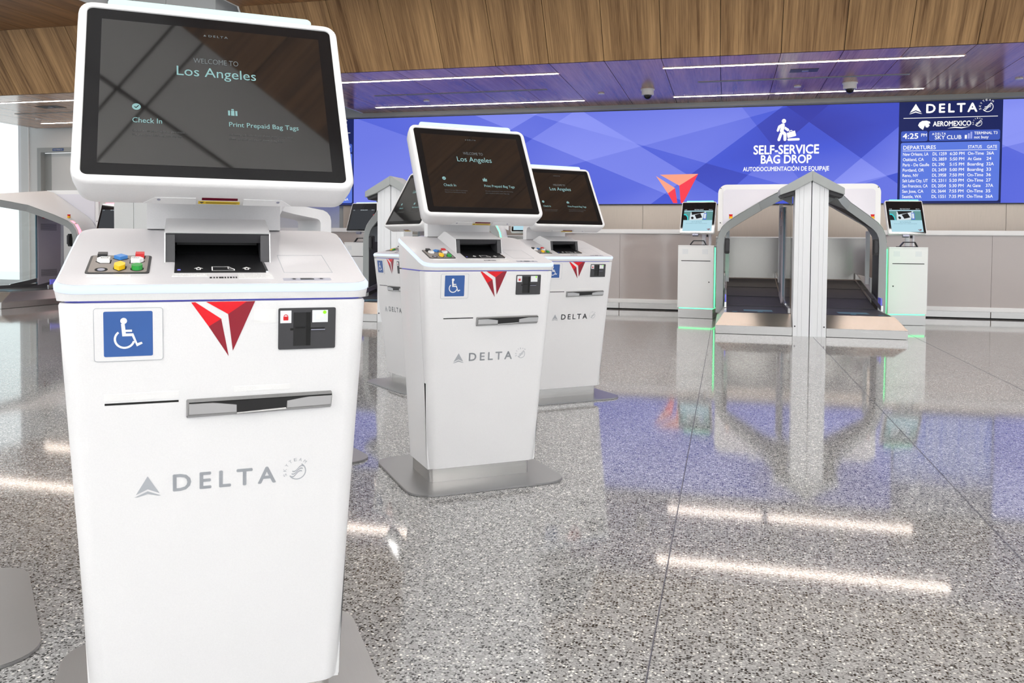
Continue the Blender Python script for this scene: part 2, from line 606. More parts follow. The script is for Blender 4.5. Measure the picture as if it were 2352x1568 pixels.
# ================================================================== THE SETTING
# ---- floor
fl = MB().box(-26, 14, -12, 22, -0.10, 0).build('floor', 'terrazzo')
tag(fl, 'polished grey speckled terrazzo floor', None, None, 'structure')
for x in (-0.17, 0.98, 2.13):
    MB().box(x - 0.0018, x + 0.0018, -12, 13.4, -0.004, 0.0006).build('divider_strip', 'zinc', fl)

# ---- back wall behind the barrier and the video wall
WY = 15.65
wb = MB().box(-7.62, 12, WY, WY + 0.2, 0, 3.6).build('wall_back', 'grey_paint')
tag(wb, 'metal clad back wall under the video wall', None, None, 'structure')
xs = [-7.6]
while xs[-1] < 11.5:
    xs.append(xs[-1] + 1.505)
xs = [-1.507 + 1.505 * k for k in range(-4, 9)]
for a, b in zip(xs, xs[1:]):
    MB().box(a + .003, b - .003, WY - 0.02, WY, 0.0, 1.775).build('wall_panel', 'steel_wall', wb)

# ---- wood canopies
def canopy(idx, x0, x1, yb, ye, dy_top, ztop, yfront, joints_at, label):
    root = empty('trim_%d' % idx, (0, 0, 0), 0, label, None, None, 'structure')
    js = [x0]
    k = math.ceil((x0 + .1 - joints_at) / .786)
    while joints_at + k * .786 < x1 - .1:
        js.append(joints_at + k * .786)
        k += 1
    js.append(x1)
    g = 0.004
    for a, b in zip(js, js[1:]):
        a2, b2 = a + g, b - g
        # soffit panel
        MB().box(a2, b2, yb + .004, ye, 3.6, 3.63).build('soffit_panel', 'wood_soffit', root)
        # sloped fascia panel
        MB().prism([(yb, 3.6), (yb - dy_top, ztop), (yb - dy_top + .03, ztop), (yb + .03, 3.6)], a2, b2, 'x').build('fascia_panel', 'wood_fascia', root)
        # upper ceiling panel running towards the hall
        MB().box(a2, b2, yfront, yb - dy_top - .004, ztop, ztop + .03).build('upper_panel', 'wood_ceiling', root)
    # backing and white end cheeks
    MB().box(x0 + .01, x1 - .01, yb + .05, ye - .01, 3.64, 3.70).build('backing', 'gap', root)
    MB().prism([(yb, 3.64), (yb - dy_top, ztop + .04), (yb - dy_top + .1, ztop + .04), (yb + .1, 3.64)], x0 + .01, x1 - .01, 'x').build('backing', 'gap', root)
    MB().box(x0 + .01, x1 - .01, yfront, yb - dy_top, ztop + .035, ztop + .07).build('backing', 'gap', root)
    MB().prism([(yb + .02, 3.6), (ye, 3.6), (ye, ztop + .25), (yfront, ztop + .25), (yfront, ztop), (yb - dy_top, ztop)], x0 - .03, x0 - .002, 'x').build('end_cheek', 'white_paint', root)
    MB().prism([(yb + .02, 3.6), (ye, 3.6), (ye, ztop + .25), (yfront, ztop + .25), (yfront, ztop), (yb - dy_top, ztop)], x1 + .002, x1 + .03, 'x').build('end_cheek', 'white_paint', root)
    return root
can1 = canopy(1, -7.03, 11.0, 11.75, 15.5, 0.65, 4.5, 0.95, -0.126, 'wood panelled canopy with sloped fascia above the video wall')
can2 = canopy(2, -15.5, -9.25, 12.33, 16.15, 0.66, 4.55, 6.0, -11.41 + .786 * 3, 'wood panelled canopy at the far left by the window')

# grey band closing the soffit over the video wall
bd = MB().prism([(15.50, 3.6), (15.50, 3.53), (15.54, 3.505), (15.66, 3.505), (15.66, 3.75), (15.50, 3.75)], -7.62, 12, 'x').build('trim_3', 'grey_paint')
tag(bd, 'grey metal band between wood soffit and video wall', None, None, 'structure')

# hall ceiling: white panels in front of the wood, bright gap between the canopies
ce = MB().box(-24, 12, -12, 16.4, 4.95, 5.1).build('ceiling', 'tile_white')
tag(ce, 'white panelled hall ceiling', None, None, 'structure')
cpan = {}
for j in range(10):
    y1 = 0.35 + 0.55 - j * 1.25 if j == 0 else 0.34 - (j - 1) * 1.25
    y0 = 0.37 if j == 0 else y1 - 1.23
    for i in range(-7, 7):
        for xa, xb in ((-0.57 + i * 1.55, -0.405 + i * 1.55), (-0.385 + i * 1.55, -0.59 + (i + 1) * 1.55)):
            key = (round(xb - xa, 3), round(y1 - y0, 3))
            if key not in cpan:
                ob = MB().box(0, xb - xa, 0, y1 - y0, 0, .03).build('ceiling_panel', 'tile_white', ce)
                cpan[key] = ob.data
            else:
                ob = bpy.data.objects.new('ceiling_panel', cpan[key])
                COL.objects.link(ob)
                ob.parent = ce
            ob.location = (xa, y0, 4.72)
MB().box(-11.5, 10.3, -11.0, 0.91, 4.76, 4.80).build('ceiling_backing', 'gap', ce)

# white clad column between the canopies
co = empty('wall_column', (0, 0, 0), 0, 'white panel clad column standing between the two wood canopies', None, None, 'structure')
for a, b in ((-9.13, -8.785), (-8.775, -8.2), (-8.19, -7.35)):
    MB().box(a, b, 11.0, 11.02, 0, 4.72).build('column_panel', 'wall_white', co)
MB().box(-9.125, -7.355, 11.021, 12.2, 0, 4.72).build('column_core', 'wall_white', co)

# far left wall with door and window
wl = empty('wall_left', (0, 0, 0), 0, 'white plaster wall at the far left', None, None, 'structure')
MB().box(-16.08, -15.60, 16.3, 16.5, 0, 4.9).build('wall_panel', 'wall_white', wl)
MB().box(-15.60, -12.9, 16.3, 16.5, 3.17, 4.9).build('wall_panel', 'wall_white', wl)
MB().box(-12.9, -7.63, 16.3, 16.5, 0, 4.9).build('wall_panel', 'wall_white', wl)
MB().box(-15.86, -15.84, 16.27, 16.3, 0, 4.9).build('wall_edge', 'white_paint', wl)
dr = empty('door_1', (-15.60, 16.3, 0), 0, 'pale grey double door under a small blue room plaque', None, None, 'structure')
MB().prism([(0, 0), (0.10, 0), (0.10, 3.06), (2.6, 3.06), (2.6, 0), (2.7, 0), (2.7, 3.165), (0, 3.165)], -.03, .10, 'y').build('door_frame', 'grey_paint', dr)
for a, b in ((.28, 1.345), (1.355, 2.6)):
    d_ = MB().box(a, b, .10, .14, 0.01, 3.05).build('door_leaf', 'wall_white', dr)
MB().box(.10, .275, .10, .14, 0.0, 3.05).build('door_jamb', 'grey_paint', dr)
MB().box(1.25, 1.28, .04, .10, .95, 1.25).build('door_handle', 'steel', dr)
pq = MB().box(-15.16, -14.86, 16.262, 16.268, 3.085, 3.145).build('room_plaque', 'plaque_blue')
tag(pq, 'small blue plaque with white room number above the door', 'plaque')
m_ = MB()
put_text(m_, '3-3-T0360 A', (-15.16, 16.260, 3.085), (1, 0, 0), (0, 0, 1), .03, .27, .017, .027)
m_.build('lettering', 'print_white', pq)
wi = empty('window_1', (0, 0, 0), 0, 'tall bright curtain wall window at the far left', None, None, 'structure')
for x in (-24.0, -22.1, -20.2, -18.1, -16.18):
    MB().box(x, x + .09, 16.32, 16.46, 0, 4.9).build('mullion', 'alu_white', wi)
for z in (0.0, 4.8):
    MB().box(-24, -16.09, 16.33, 16.45, z, z + .08).build('transom', 'alu_white', wi)
for x, wd in ((-23.91, 1.81), (-22.01, 1.81), (-20.11, 2.01), (-18.01, 1.83)):
    MB().box(x, x + wd, 16.38, 16.39, .08, 4.8).build('pane', 'clear_glass', wi)

# ================================================================== CEILING FITTINGS
def linear_light(x0, x1, y, label, parts=None):
    r = empty('linear_light', ((x0 + x1) / 2, y, 3.6), 0, label, 'light', 'linear lights in the wood soffits')
    h = (x1 - x0) / 2
    MB().box(-h - .02, h + .02, -.045, -.028, -.006, 0).build('trim_frame', 'white_paint', r)
    MB().box(-h - .02, h + .02, .028, .045, -.006, 0).build('trim_frame', 'white_paint', r)
    for a, b in (parts or ((-h, h),)):
        MB().box(a, b, -.026, .026, -.008, -.001).build('diffuser', 'led_warm', r)
    return r
linear_light(-6.48, -2.50, 12.45, 'long lit strip near the fascia, left end behind the nearest kiosk screen')
linear_light(-6.49, -2.51, 14.88, 'lit strip close to video wall, above the second kiosk')
linear_light(-0.92, 3.02, 12.40, 'brightest lit strip near the fascia at the upper right')
linear_light(-0.92, 3.03, 14.83, 'thin lit strip with a gap, close to video wall at right', ((-1.975, -.40), (-.30, 1.975)))
linear_light(-14.75, -10.8, 13.0, 'lit strip under the far left wood canopy, nearer the fascia')
linear_light(-14.70, -10.75, 15.47, 'short looking lit strip at the back of the far left canopy')
def fill_light(x0, x1, y, z, parent, power, up=0.0):
    """added fill light out of view, shaped as a linear fitting under the ceiling"""
    h = (x1 - x0) / 2
    M = Matrix.Translation(((x0 + x1) / 2, y, z))
    r = MB(M).box(-h - .02, h + .02, -.16, .16, -.03, 0).build('fill_light_fitting', 'white_paint', parent)
    MB(M).box(-h, h, -.15, .15, -.036, -.031).build('diffuser', 'led_fill', r)  # glowing underside of the added fill
    if up:
        for e in (-h + .3, h - .3):
            MB(M).box(e - .006, e + .006, -.006, .006, .001, 4.70 - z).build('fill_light_rod', 'steel', r)
    for pw, dz, rot in ((power, -.045, 0), (up, .02, math.pi)):
        if not pw:
            continue
        ld = bpy.data.lights.new('fill_lamp', 'AREA')
        ld.shape = 'RECTANGLE'
        ld.size, ld.size_y = 2 * h, .30
        ld.energy = pw
        ld.color = (1.0, 0.975, 0.95)
        lo = bpy.data.objects.new('fill_lamp', ld)
        COL.objects.link(lo)
        lo.parent = r
        lo.matrix_local = M @ Matrix.Translation((0, 0, dz)) @ Matrix.Rotation(rot, 4, 'X')
for y in (2.1, 4.6, 7.0, 9.3):  # unseen fill rows added under the main canopy to brighten the hall
    for x0 in (-6.4, -2.0, 2.4, 6.8):
        fill_light(x0, x0 + 4.0, y, 4.499, can1, FILL_DOWN_W if y < 9 else 46.0)  # last row stronger, to lift the white surfaces at the back
for y in (-1.9, -4.4, -6.9):  # unseen pendants added; their upward lamps brighten the white ceiling
    for x0 in (-10.8, -6.4, -2.0, 2.4, 6.2):
        fill_light(x0, x0 + 3.9, y, 4.05, ce, FILL_DOWN_W * .6, FILL_UP_W)
for y in (7.0, 9.5):  # unseen fill added to brighten the far left bag drop zone
    fill_light(-15.0, -12.6, y, 4.549, can2, 32)
    fill_light(-12.2, -9.8, y, 4.549, can2, 32)
def air_slot(x0, x1, y, label):
    r = empty('air_slot', ((x0 + x1) / 2, y, 3.6), 0, label, 'air vent', 'slot vents in the wood soffits')
    h = (x1 - x0) / 2
    MB().box(-h, h, -.035, -.012, -.006, 0).build('slot_frame', 'grey_paint', r)
    MB().box(-h, h, .012, .035, -.006, 0).build('slot_frame', 'grey_paint', r)
    MB().box(-h + .02, h - .02, -.012, .012, -.003, 0).build('slot_opening', 'gap', r)
air_slot(-6.01, -2.93, 13.72, 'dark thin air slot in soffit above the second kiosk')
air_slot(-.48, 2.59, 13.58, 'dark thin air slot in soffit at the upper right')
air_slot(-14.14, -11.1, 14.21, 'dark thin air slot in the far left canopy')
for x, y, l in ((-5.28, 14.35, 'small white disc in soffit left of the second kiosk screen'), (-2.1, 14.24, 'small white disc in soffit between strip light and left dome camera'),
                (1.06, 14.24, 'small white disc in soffit just left of right dome camera'), (4.24, 14.25, 'small white disc in soffit at the right picture edge'), (-14.18, 14.83, 'small white disc in the far left canopy')):
    d_ = MB().cyl((0, 0, -.018), .055, .018, n=18).build('sprinkler_cover', 'white_paint')
    d_.location = (x, y, 3.6)
    tag(d_, l, 'sprinkler cover', 'ceiling discs')
for x, y, l in ((-1.3, 14.03, 'white dome camera hanging from soffit, the left one'), (1.83, 14.11, 'white dome camera hanging from soffit above the departures board, the right one')):
    r = empty('security_camera', (x, y, 3.6), 0, l, 'camera', 'dome cameras on the soffit')
    MB().cyl((0, 0, -.02), .115, .02, n=24).build('mount', 'white_paint', r)
    MB().cyl((0, 0, -.10), .10, .08, n=24).build('housing', 'white_paint', r, smooth=40)
    MB().dome((0, 0, -.10), .068).build('dome', 'dome_black', r, smooth=60)
for x0, x1, y0, y1, l in ((.86, 1.25, 12.86, 13.10, 'open rectangular hatch in soffit with a junction box'), (-12.95, -12.45, 13.45, 13.72, 'dark open hatch in the far left canopy')):
    r = empty('ceiling_hatch', ((x0 + x1) / 2, (y0 + y1) / 2, 3.6), 0, l, 'hatch')
    a, b = (x1 - x0) / 2, (y1 - y0) / 2
    MB().box(-a, a, -b, b, -.004, 0).build('opening', 'dark_grey', r)
    MB().box(-.03, .06, -.03, .05, -.012, -.004).build('junction_box', 'label_silver', r)

# ================================================================== VIDEO WALL
VY = 15.55
vw = empty('video_wall', (0, VY, 0), 0, 'long blue video wall with white self service lettering and departures board', 'video wall')
MB().box(-8.9, 11.8, -.02, .07, 1.785, 3.50).build('screen_panel', 'video_graphic', vw)
MB().box(-8.9, 11.8, -.022, .07, 1.770, 1.785).build('screen_edge', 'black', vw)
MB().box(-8.9, 11.8, -.022, .07, 3.493, 3.503).build('screen_edge', 'black', vw)
EX, EZ = (1, 0, 0), (0, 0, 1)
V0 = (0, -.0225, 0)
def VP(x, z, y=-.0225):
    return (x, y, z)
mb = MB()
put_text(mb, 'SELF-SERVICE', V0, EX, EZ, .44, 1.53, 2.658, .150, .028)
put_text(mb, 'BAG DROP', V0, EX, EZ, .567, 1.411, 2.494, .140, .028)
put_text(mb, 'AUTODOCUMENTACI\u00d3N DE EQUIPAJE', V0, EX, EZ, .262, 1.703, 2.360, .072, .022)
mb.build('lettering', 'vw_white', vw)
# walking traveller pictogram
def pg(pts):  # crop pixel -> wall
    return [VP(.905 + (x - 360) / 122 * .0745 * 1.0, 3.268 - (y - 130) / 585 * .385) for x, y in pts]
def capsule(mb, a, b, r):
    (ax, ay), (bx, by) = a, b
    an = math.degrees(math.atan2(by - ay, bx - ax))
    mb.poly(pg(arc(bx, by, r, an - 90, an + 90, 8) + arc(ax, ay, r, an + 90, an + 270, 8)))
mb = MB()
mb.poly(pg(arc(420, 188, 60, 0, 345, 22)))
mb.poly(pg([(372, 250), (425, 252), (445, 285), (440, 350), (418, 450), (480, 500), (498, 540), (498, 690), (475, 715), (435, 715), (415, 690), (412, 560), (330, 480), (312, 450), (330, 350), (318, 370), (280, 460), (245, 470), (222, 440), (265, 310)]))
capsule(mb, (345, 525), (290, 680), 40)
mb.poly(pg([(450, 330), (560, 400), (572, 430), (545, 465), (515, 460), (437, 400)]))
mb.poly(pg([(500, 505), (560, 490), (725, 445), (762, 575), (745, 592), (545, 640), (525, 630)]))
mb.poly(pg([(562, 470), (580, 440), (640, 428), (662, 455), (640, 462), (628, 450), (595, 458), (590, 482)]))
capsule(mb, (555, 682), (828, 678), 32)
mb.build('traveller_pictogram', 'vw_white', vw)
# coloured triangle emblem
def EMB(mb, P, mats4, k=1.0):
    mb.use(mats4[0]).poly([P(-.0554, .9275), P(-.0477, .928), P(.0006, .8938), P(-.023, .8789)])
    mb.use(mats4[1]).poly([P(-.023, .8789), P(.0006, .8938), P(.0148, .8175)])
    mb.use(mats4[2]).poly([P(-.0281, .9285), P(.0496, .9283), P(.0136, .9031)])
    mb.use(mats4[3]).poly([P(.0496, .9283), P(.0653, .9285), P(.0227, .8282), P(.0136, .9031)])
def WP(px, py):
    u, v = (px - 1508) / (1602 - 1508), (py - 398) / 70
    return VP(-1.262 + u * .742, 2.330 - v * .536)
mb = MB()
c_ = lambda L: [WP(1480 + x / 3.733, 380 + y / 3.733) for x, y in L]
mb.use('vw_orange').poly(c_([(102, 85), (265, 193), (205, 240)]))
mb.use('vw_red').poly(c_([(205, 240), (265, 193), (287, 326), (252, 326)]))
mb.use('vw_orange').poly(c_([(135, 74), (458, 70), (300, 172)]))
mb.use('vw_red').poly(c_([(458, 70), (352, 290), (330, 326), (315, 326), (300, 172)]))
mb.build('triangle_emblem', None, vw)
# departures boards
def fids(dx, full=True):
    fb = MB()
    y1, y2, y3 = -.0235, -.0245, -.0255
    X0 = 2.808 + dx
    fb.use('vw_navy').poly([(X0, y1, 1.787), (X0 + 1.587, y1, 1.787), (X0 + 1.587, y1, 3.492), (X0, y1, 3.492)])
    def rp(x0, x1, z0, z1, m_, r=.03):
        fb.use(m_).poly([(x + dx, y2, z) for x, z in rrect(x0, x1, z0, z1, r, 4)])
    rp(2.845, 3.261, 2.829, 3.002, 'vw_panel_dark')
    rp(3.28, 4.361, 2.829, 3.002, 'vw_panel_dark')
    rp(2.846, 4.362, 1.82, 2.809, 'vw_panel')
    b_ = fb.build('board_panel', None, vw)
    tb = MB()
    O = (dx, y3, 0)
    P = lambda x, z: (x + dx, y3, z)
    T = lambda s, x0, x1, z, c, bold=.012, sp=1.0: put_text(tb, s, O, EX, EZ, x0, x1, z, c, bold, sp)
    tri_emblem_up(tb, P, 2.963, 3.168, 3.292, 3.462)
    T('DELTA', 3.234, 4.006, 3.305, .142, .03, 1.35)
    sky_emblem(tb, P, 4.165, 3.377, .085)
    sky_letters(tb, (O, EX, EZ), 4.165, 3.377, .085)
    tb.box(2.878 + dx, 4.32 + dx, y3 - .0004, y3, 3.216, 3.226)
    # feathered head emblem and second carrier name
    hd = [(325, 400), (345, 360), (385, 335), (450, 332), (500, 350), (505, 375), (480, 378), (495, 405), (470, 435), (440, 432), (425, 400), (410, 440), (400, 468), (370, 450), (350, 435)]
    tb.poly([P(2.808 + (x - 42) / 1498 * 1.585, 3.175 - (y - 332) / 136 * .155) for x, y in hd])
    T('AEROMEXICO', 3.339, 3.92, 3.077, .078, .03)
    sw = [(755, 455), (860, 432), (960, 442), (1080, 432), (960, 458), (860, 448)]
    tb.poly([P(2.808 + (x - 42) / 1498 * 1.585, 3.175 - (y - 332) / 136 * .155) for x, y in sw])
    sky_emblem(tb, P, 4.03, 3.115, .058)
    sky_letters(tb, (O, EX, EZ), 4.03, 3.115, .058)
    T('4:25', 2.874, 3.113, 2.876, .088, .02)
    T('PM', 3.16, 3.245, 2.908, .050)
    tri_emblem_up(tb, P, 3.325, 3.365, 2.93, 2.968)
    T('DELTA', 3.375, 3.54, 2.932, .034, .02, 1.3)
    T('SKY CLUB', 3.373, 3.779, 2.857, .062, .012)
    tb.box(3.83 + dx, 3.862 + dx, y3 - .0004, y3, 2.857, 2.92)
    T('TERMINAL T3', 3.972, 4.32, 2.926, .044)
    T('not busy', 3.973, 4.19, 2.858, .046)
    T('DEPARTURES', 2.886, 3.39, 2.694, .062)
    T('STATUS', 3.883, 4.09, 2.696, .050)
    T('GATE', 4.17, 4.32, 2.693, .050)
    tb.box(2.879 + dx, 4.321 + dx, y3 - .0004, y3, 2.666, 2.674)
    rows = [('New Orleans, LA', .395, 'DL 1259', '6:20 PM', 'On-Time', '26A'), ('Oakland, CA', .325, 'DL 3859', '5:50 PM', 'At Gate', '24'),
            ('Paris - De Gaulle', .41, 'DL 290', '5:15 PM', 'Boarding', '32A'), ('Portland, OR', .33, 'DL 2459', '5:00 PM', 'Boarding', '33'),
            ('Reno, NV', .245, 'DL 3958', '7:50 PM', 'On-Time', '36'), ('Salt Lake City, UT', .395, 'DL 2311', '5:20 PM', 'On-Time', '27'),
            ('San Francisco, CA', .395, 'DL 2054', '5:30 PM', 'At Gate', '37A'), ('San Jose, CA', .33, 'DL 3644', '7:55 PM', 'On-Time', '35'),
            ('Seattle, WA', .30, 'DL 1551', '7:35 PM', 'On-Time', '26A')]
    for i, (ct, wd, fl_, tm, st, gt) in enumerate(rows):
        z = 2.588 - i * .0895
        T(ct, 2.884, 2.884 + wd, z, .050)
        T(fl_, 3.345, 3.345 + (.215 if len(fl_) > 6 else .185), z, .050)
        T(tm, 3.611, 3.83, z, .050)
        T(st, 3.883, 3.883 + (.24 if st != 'At Gate' else .205), z, .050)
        T(gt, 4.167, 4.167 + (.11 if len(gt) > 2 else .07), z, .050)
    tb.build('lettering', 'vw_white', b_)
    bb = MB()
    bb.box(3.876 + dx, 3.905 + dx, y3 - .0004, y3, 2.857, 2.945)
    bb.box(3.915 + dx, 3.942 + dx, y3 - .0004, y3, 2.857, 2.972)
    bb.build('level_bars', 'vw_bar', b_)
fids(0.0)
fids(-7.25 - 4.395)

# ================================================================== BARRIER
BY = 13.5
def barrier(x0, x1, label, joints):
    r = empty('barrier', (0, BY, 0), 0, label, 'barrier', 'glossy panel barriers in front of the back wall')
    MB().box(x0, x1, -.03, .05, 1.217, 1.287).build('top_rail', 'white_paint', r, bevel=.006)
    MB().box(x0, x1, -.03, .05, .107, .173).build('bottom_rail', 'white_paint', r, bevel=.006)
    js = [x0] + joints + [x1]
    for a, b in zip(js, js[1:]):
        MB().box(a + .002, b - .002, 0, .02, .173, 1.217).build('panel', 'barrier_panel', r)
        MB().box(a + .006, b - .006, -.01, .03, .02, .107).build('kick_plate', 'steel', r)
    MB().box(x0, x1, 0.0, .03, 0.0, .02).build('shadow_gap', 'gap', r)
barrier(-3.05, -.22, 'barrier panel between the second kiosk and the left bag drop', [-1.66])
barrier(2.12, 8.0, 'barrier panel at right with faint mirrored posts', [3.73, 4.83, 6.3])
barrier(-10.3, -5.42, 'barrier piece seen under the arm behind nearest kiosk', [-7.4, -9])

# ================================================================== BAG DROP UNITS
def bag_unit(ax, s, label, led, lid_sheet=True):
    """one conveyor unit; s=+1 unit right of the shared pylon seam, -1 left of it"""
    r = empty('bag_drop_unit', (ax, 10.2, 0), 0, label, 'bag drop', 'bag drop conveyor units')
    X = lambda x: s * x
    def bx(mb, x0, x1, *a):
        mb.box(min(X(x0), X(x1)), max(X(x0), X(x1)), *a)
        return mb
    def pr(mb, pts, a, b):          # XZ polygon along y
        return mb.prism([(X(x), z) for x, z in pts], a, b, 'y')
    # pylon: three narrow white strips with grooves
    for a, b in ((.006, .086), (.0875, .133), (.1345, .182)):
        pt = lambda x: 1.79 - x * .52
        pr(MB(), [(a, 0), (b, 0), (b, pt(b)), (a, pt(a))], 0, .012).build('pylon_panel', 'alu_white', r)
    pr(MB(), [(.004, .0), (.180, .0), (.180, 1.68), (.004, 1.77)], .0125, .32).build('pylon_core', 'alu_white', r)
    MB().cyl((X(.16), -.004, .115), .009, .006, 'y', 12).build('bolt', 'dark_grey', r)
    # gable hood
    h = pr(MB(), [(.0, 1.907), (.35, 1.705), (.35, 1.63), (.19, 1.685), (.0, 1.79)], -.03, .42).build('gable_hood', 'grey_paint', r, bevel=.004)
    pr(MB(), [(.19, 1.682), (.345, 1.628), (.33, 1.60), (.19, 1.64)], .03, .40).build('hood_underside', 'dark_grey', h)
    pr(MB(), [(.183, 1.70), (.35, 1.65), (.35, 1.63), (.183, 1.535)], .425, .445).build('hood_back_plate', 'grey_paint', h)
    # swept roof arm and leg: a folded ribbon, narrow at the front hood and running back to the rear board
    fo = [(.30, 1.705, .20), (.42, 1.655, .62), (.55, 1.592, 1.02), (.80, 1.445, 1.30), (.94, 1.352, 1.43), (1.0, 1.29, 1.47), (1.042, 1.20, 1.49), (1.065, 1.09, 1.5), (1.068, .6, 1.5), (1.07, .13, 1.5)]
    fi = [(.30, 1.60, .20), (.40, 1.548, .62), (.52, 1.492, 1.02), (.755, 1.352, 1.30), (.89, 1.265, 1.43), (.937, 1.215, 1.47), (.966, 1.15, 1.49), (.975, 1.06, 1.5), (.975, .6, 1.5), (.975, .13, 1.5)]
    ro = [(.02, 1.88), (.16, 1.845), (.36, 1.735), (.62, 1.578), (.86, 1.435), (.96, 1.345), (1.03, 1.23), (1.065, 1.09), (1.068, .6), (1.07, .13)]
    ri = [(.02, 1.80), (.14, 1.765), (.33, 1.660), (.58, 1.508), (.80, 1.372), (.895, 1.285), (.955, 1.18), (.975, 1.06), (.975, .6), (.975, .13)]
    rings = []
    for (x, z, y), (xi, zi, yi), (xr, zr), (xs_, zs) in zip(fo, fi, ro, ri):
        rings.append([(X(x), y, z), (X(xi), yi, zi), (X(xs_), 1.98, zs), (X(xr), 1.98, zr)])
    arm = MB().loft(rings).build('portal_arm', 'grey_paint', r, smooth=25)
    cov = MB()
    a1 = [(X(x + .003), y + .004, z + .004) for x, z, y in fo[:8]]
    a2 = [(X(x + .003), 1.978, z + .004) for x, z in ro[:8]]
    cov.loft([[p, q, (q[0], q[1], q[2] + .003), (p[0], p[1], p[2] + .003)] for p, q in zip(a1, a2)])
    cov.build('roof_cover', 'white_paint', arm, smooth=25)
    rings = []
    for (xi, zi, yi), (xs_, zs) in list(zip(fi, ri))[2:5]:
        q = lambda t, d: (X(xi + (xs_ - xi) * t), yi + (1.98 - yi) * t, zi + (zs - zi) * t - d)
        rings.append([q(.08, .001), q(.8, .001), q(.8, .006), q(.08, .006)])
    MB().loft(rings).build('perforated_strip', 'dark_grey', arm)
    rings = []
    for zi in (1.05, .15):
        rings.append([(X(.973), 1.504, zi), (X(.973), 1.97, zi), (X(.969), 1.97, zi), (X(.969), 1.504, zi)])
    MB().loft(rings).build('inner_cheek', 'dark_grey', arm)
    # edge light along the leg
    if led:
        rings = []
        for (x, z, y) in fo[4:]:
            rings.append([(X(x - .002), y + .06, z), (X(x + .006), y + .06, z + .004), (X(x + .006), y + .12, z + .004), (X(x - .002), y + .12, z)])
        MB().loft(rings).build('edge_light', led, arm)
    # emergency stop
    e = MB().cyl((X(.89), 1.52, 1.405), .024, .028, n=16).build('stop_base', 'hazard_yellow', r)
    MB().cyl((X(.89), 1.52, 1.433), .020, .028, n=16, r2=.026).build('stop_button', 'estop_red', e)
    # hand scanner in its cradle
    hs = bx(MB(), .90, .965, 1.47, 1.56, .93, 1.14).build('scanner_cradle', 'black', r, bevel=.008)
    bx(MB(), .905, .95, 1.44, 1.468, .96, 1.12).build('hand_scanner', 'dark_grey', hs, bevel=.01)
    # white rear board above the arms
    brd = MB()
    top = [(X(x), z) for x, z in arc(.945, 1.775, .12, 0, 90, 8)]
    pts = [(X(1.065), 1.24)] + top + [(X(.004), 1.895), (X(.004), 1.74), (X(.40), 1.60), (X(.93), 1.28)]
    brd.prism(pts, 2.0, 2.03, 'y')
    b_ = brd.build('rear_board', 'white_paint', r)
    top = [(X(x), z) for x, z in arc(.945, 1.775, .05, 0, 90, 6)]
    MB().prism([(X(.995), 1.27)] + top + [(X(.004), 1.825), (X(.004), 1.75), (X(.40), 1.61), (X(.93), 1.29)], 1.990, 1.9985, 'y').build('board_inlay', 'lavender_board', b_)
    for x, z in ((1.03, 1.845), (1.03, 1.36)):
        MB().cyl((X(x), 1.994, z), .008, .005, 'y', 10).build('bolt', 'dark_grey', b_)
    # stainless base with sloped entry lip
    MB().loft([[(X(.186), 0, 0.004), (X(1.05), 0, 0.004), (X(1.05), 1.45, 0.004), (X(.186), 1.45, .004)], [(X(.186), 0, .10), (X(1.055), 0, .10), (X(1.055), 1.45, .10), (X(.186), 1.45, .10)],
               [(X(.186), .27, .235), (X(.955), .27, .235), (X(.955), 1.45, .235), (X(.186), 1.45, .235)]]).build('entry_lip', 'steel', r, bevel=.004)
    bx(MB(), .186, .955, 1.452, 3.28, .004, .20).build('conveyor_base', 'steel', r)
    bt = MB().prism([(.30, .238), (1.35, .240), (3.2, .535), (3.2, .49), (1.35, .21), (.30, .236)], min(X(.215), X(.925)), max(X(.215), X(.925)), 'x').build('belt', 'belt_rubber', r)
    for y in (1.35, 1.95, 2.55):
        z = .241 + max(0, (y - 1.35)) * .1595
        bx(MB(), .22, .92, y, y + .022, z + .0005, z + .004 + .022 * .14).build('belt_seam', 'dark_grey', bt)
    bx(MB(), .38, .72, .50, .72, .2385, .2415).build('floor_label', 'label_teal', bt)
    bx(MB(), .50, .56, .38, .46, .2385, .2415).build('floor_label', 'label_teal', bt)
    bx(MB(), .80, .86, .34, .40, .2385, .2415).build('floor_label', 'label_teal', bt)
    # side guards along the belt
    for xa, xb in ((.186, .210), (.93, .955)):
        g_ = MB().prism([(1.0, .24), (3.2, .55), (3.2, .64), (1.5, .38), (1.0, .31)], min(X(xa), X(xb)), max(X(xa), X(xb)), 'x').build('side_guard', 'chrome', r, bevel=.004)
    bx(MB(), .933, .95, 1.05, 1.25, .31, .40).build('sensor_strip', 'led_blue', r)
    # inner glass with white post
    bx(MB(), .19, .20, .34, 1.545, .30, 1.56).build('side_glass', 'clear_glass', r)
    bx(MB(), .186, .215, .33, 1.55, .24, .298).build('glass_ledge', 'steel', r)
    bx(MB(), .186, .205, 1.546, 1.562, .24, 1.56).build('glass_post', 'label_teal', r)
    vp = bx(MB(), .186, .225, 1.565, 2.06, .24, 1.56).build('vent_panel', 'lavender_grey', r)
    for z0, nn in ((1.20, 9), (.42, 9)):
        for i in range(nn):
            bx(MB(), .2252, .2262, 1.62, 1.97, z0 + i * .013, z0 + i * .013 + .005).build('vent_slot', 'dark_grey', vp)
    bx(MB(), .2252, .2275, 1.66, 1.76, 1.40, 1.50).build('lamp_window', 'estop_red', vp)
    bx(MB(), .2275, .2285, 1.67, 1.75, 1.41, 1.49).build('lamp_lens', 'dome_black', vp)
    MB().cyl((X(.2252) if s > 0 else X(.2252) - .002, 1.90, 1.475), .055, .002, 'x', 20).build('speaker_grille', 'dark_grey', vp)
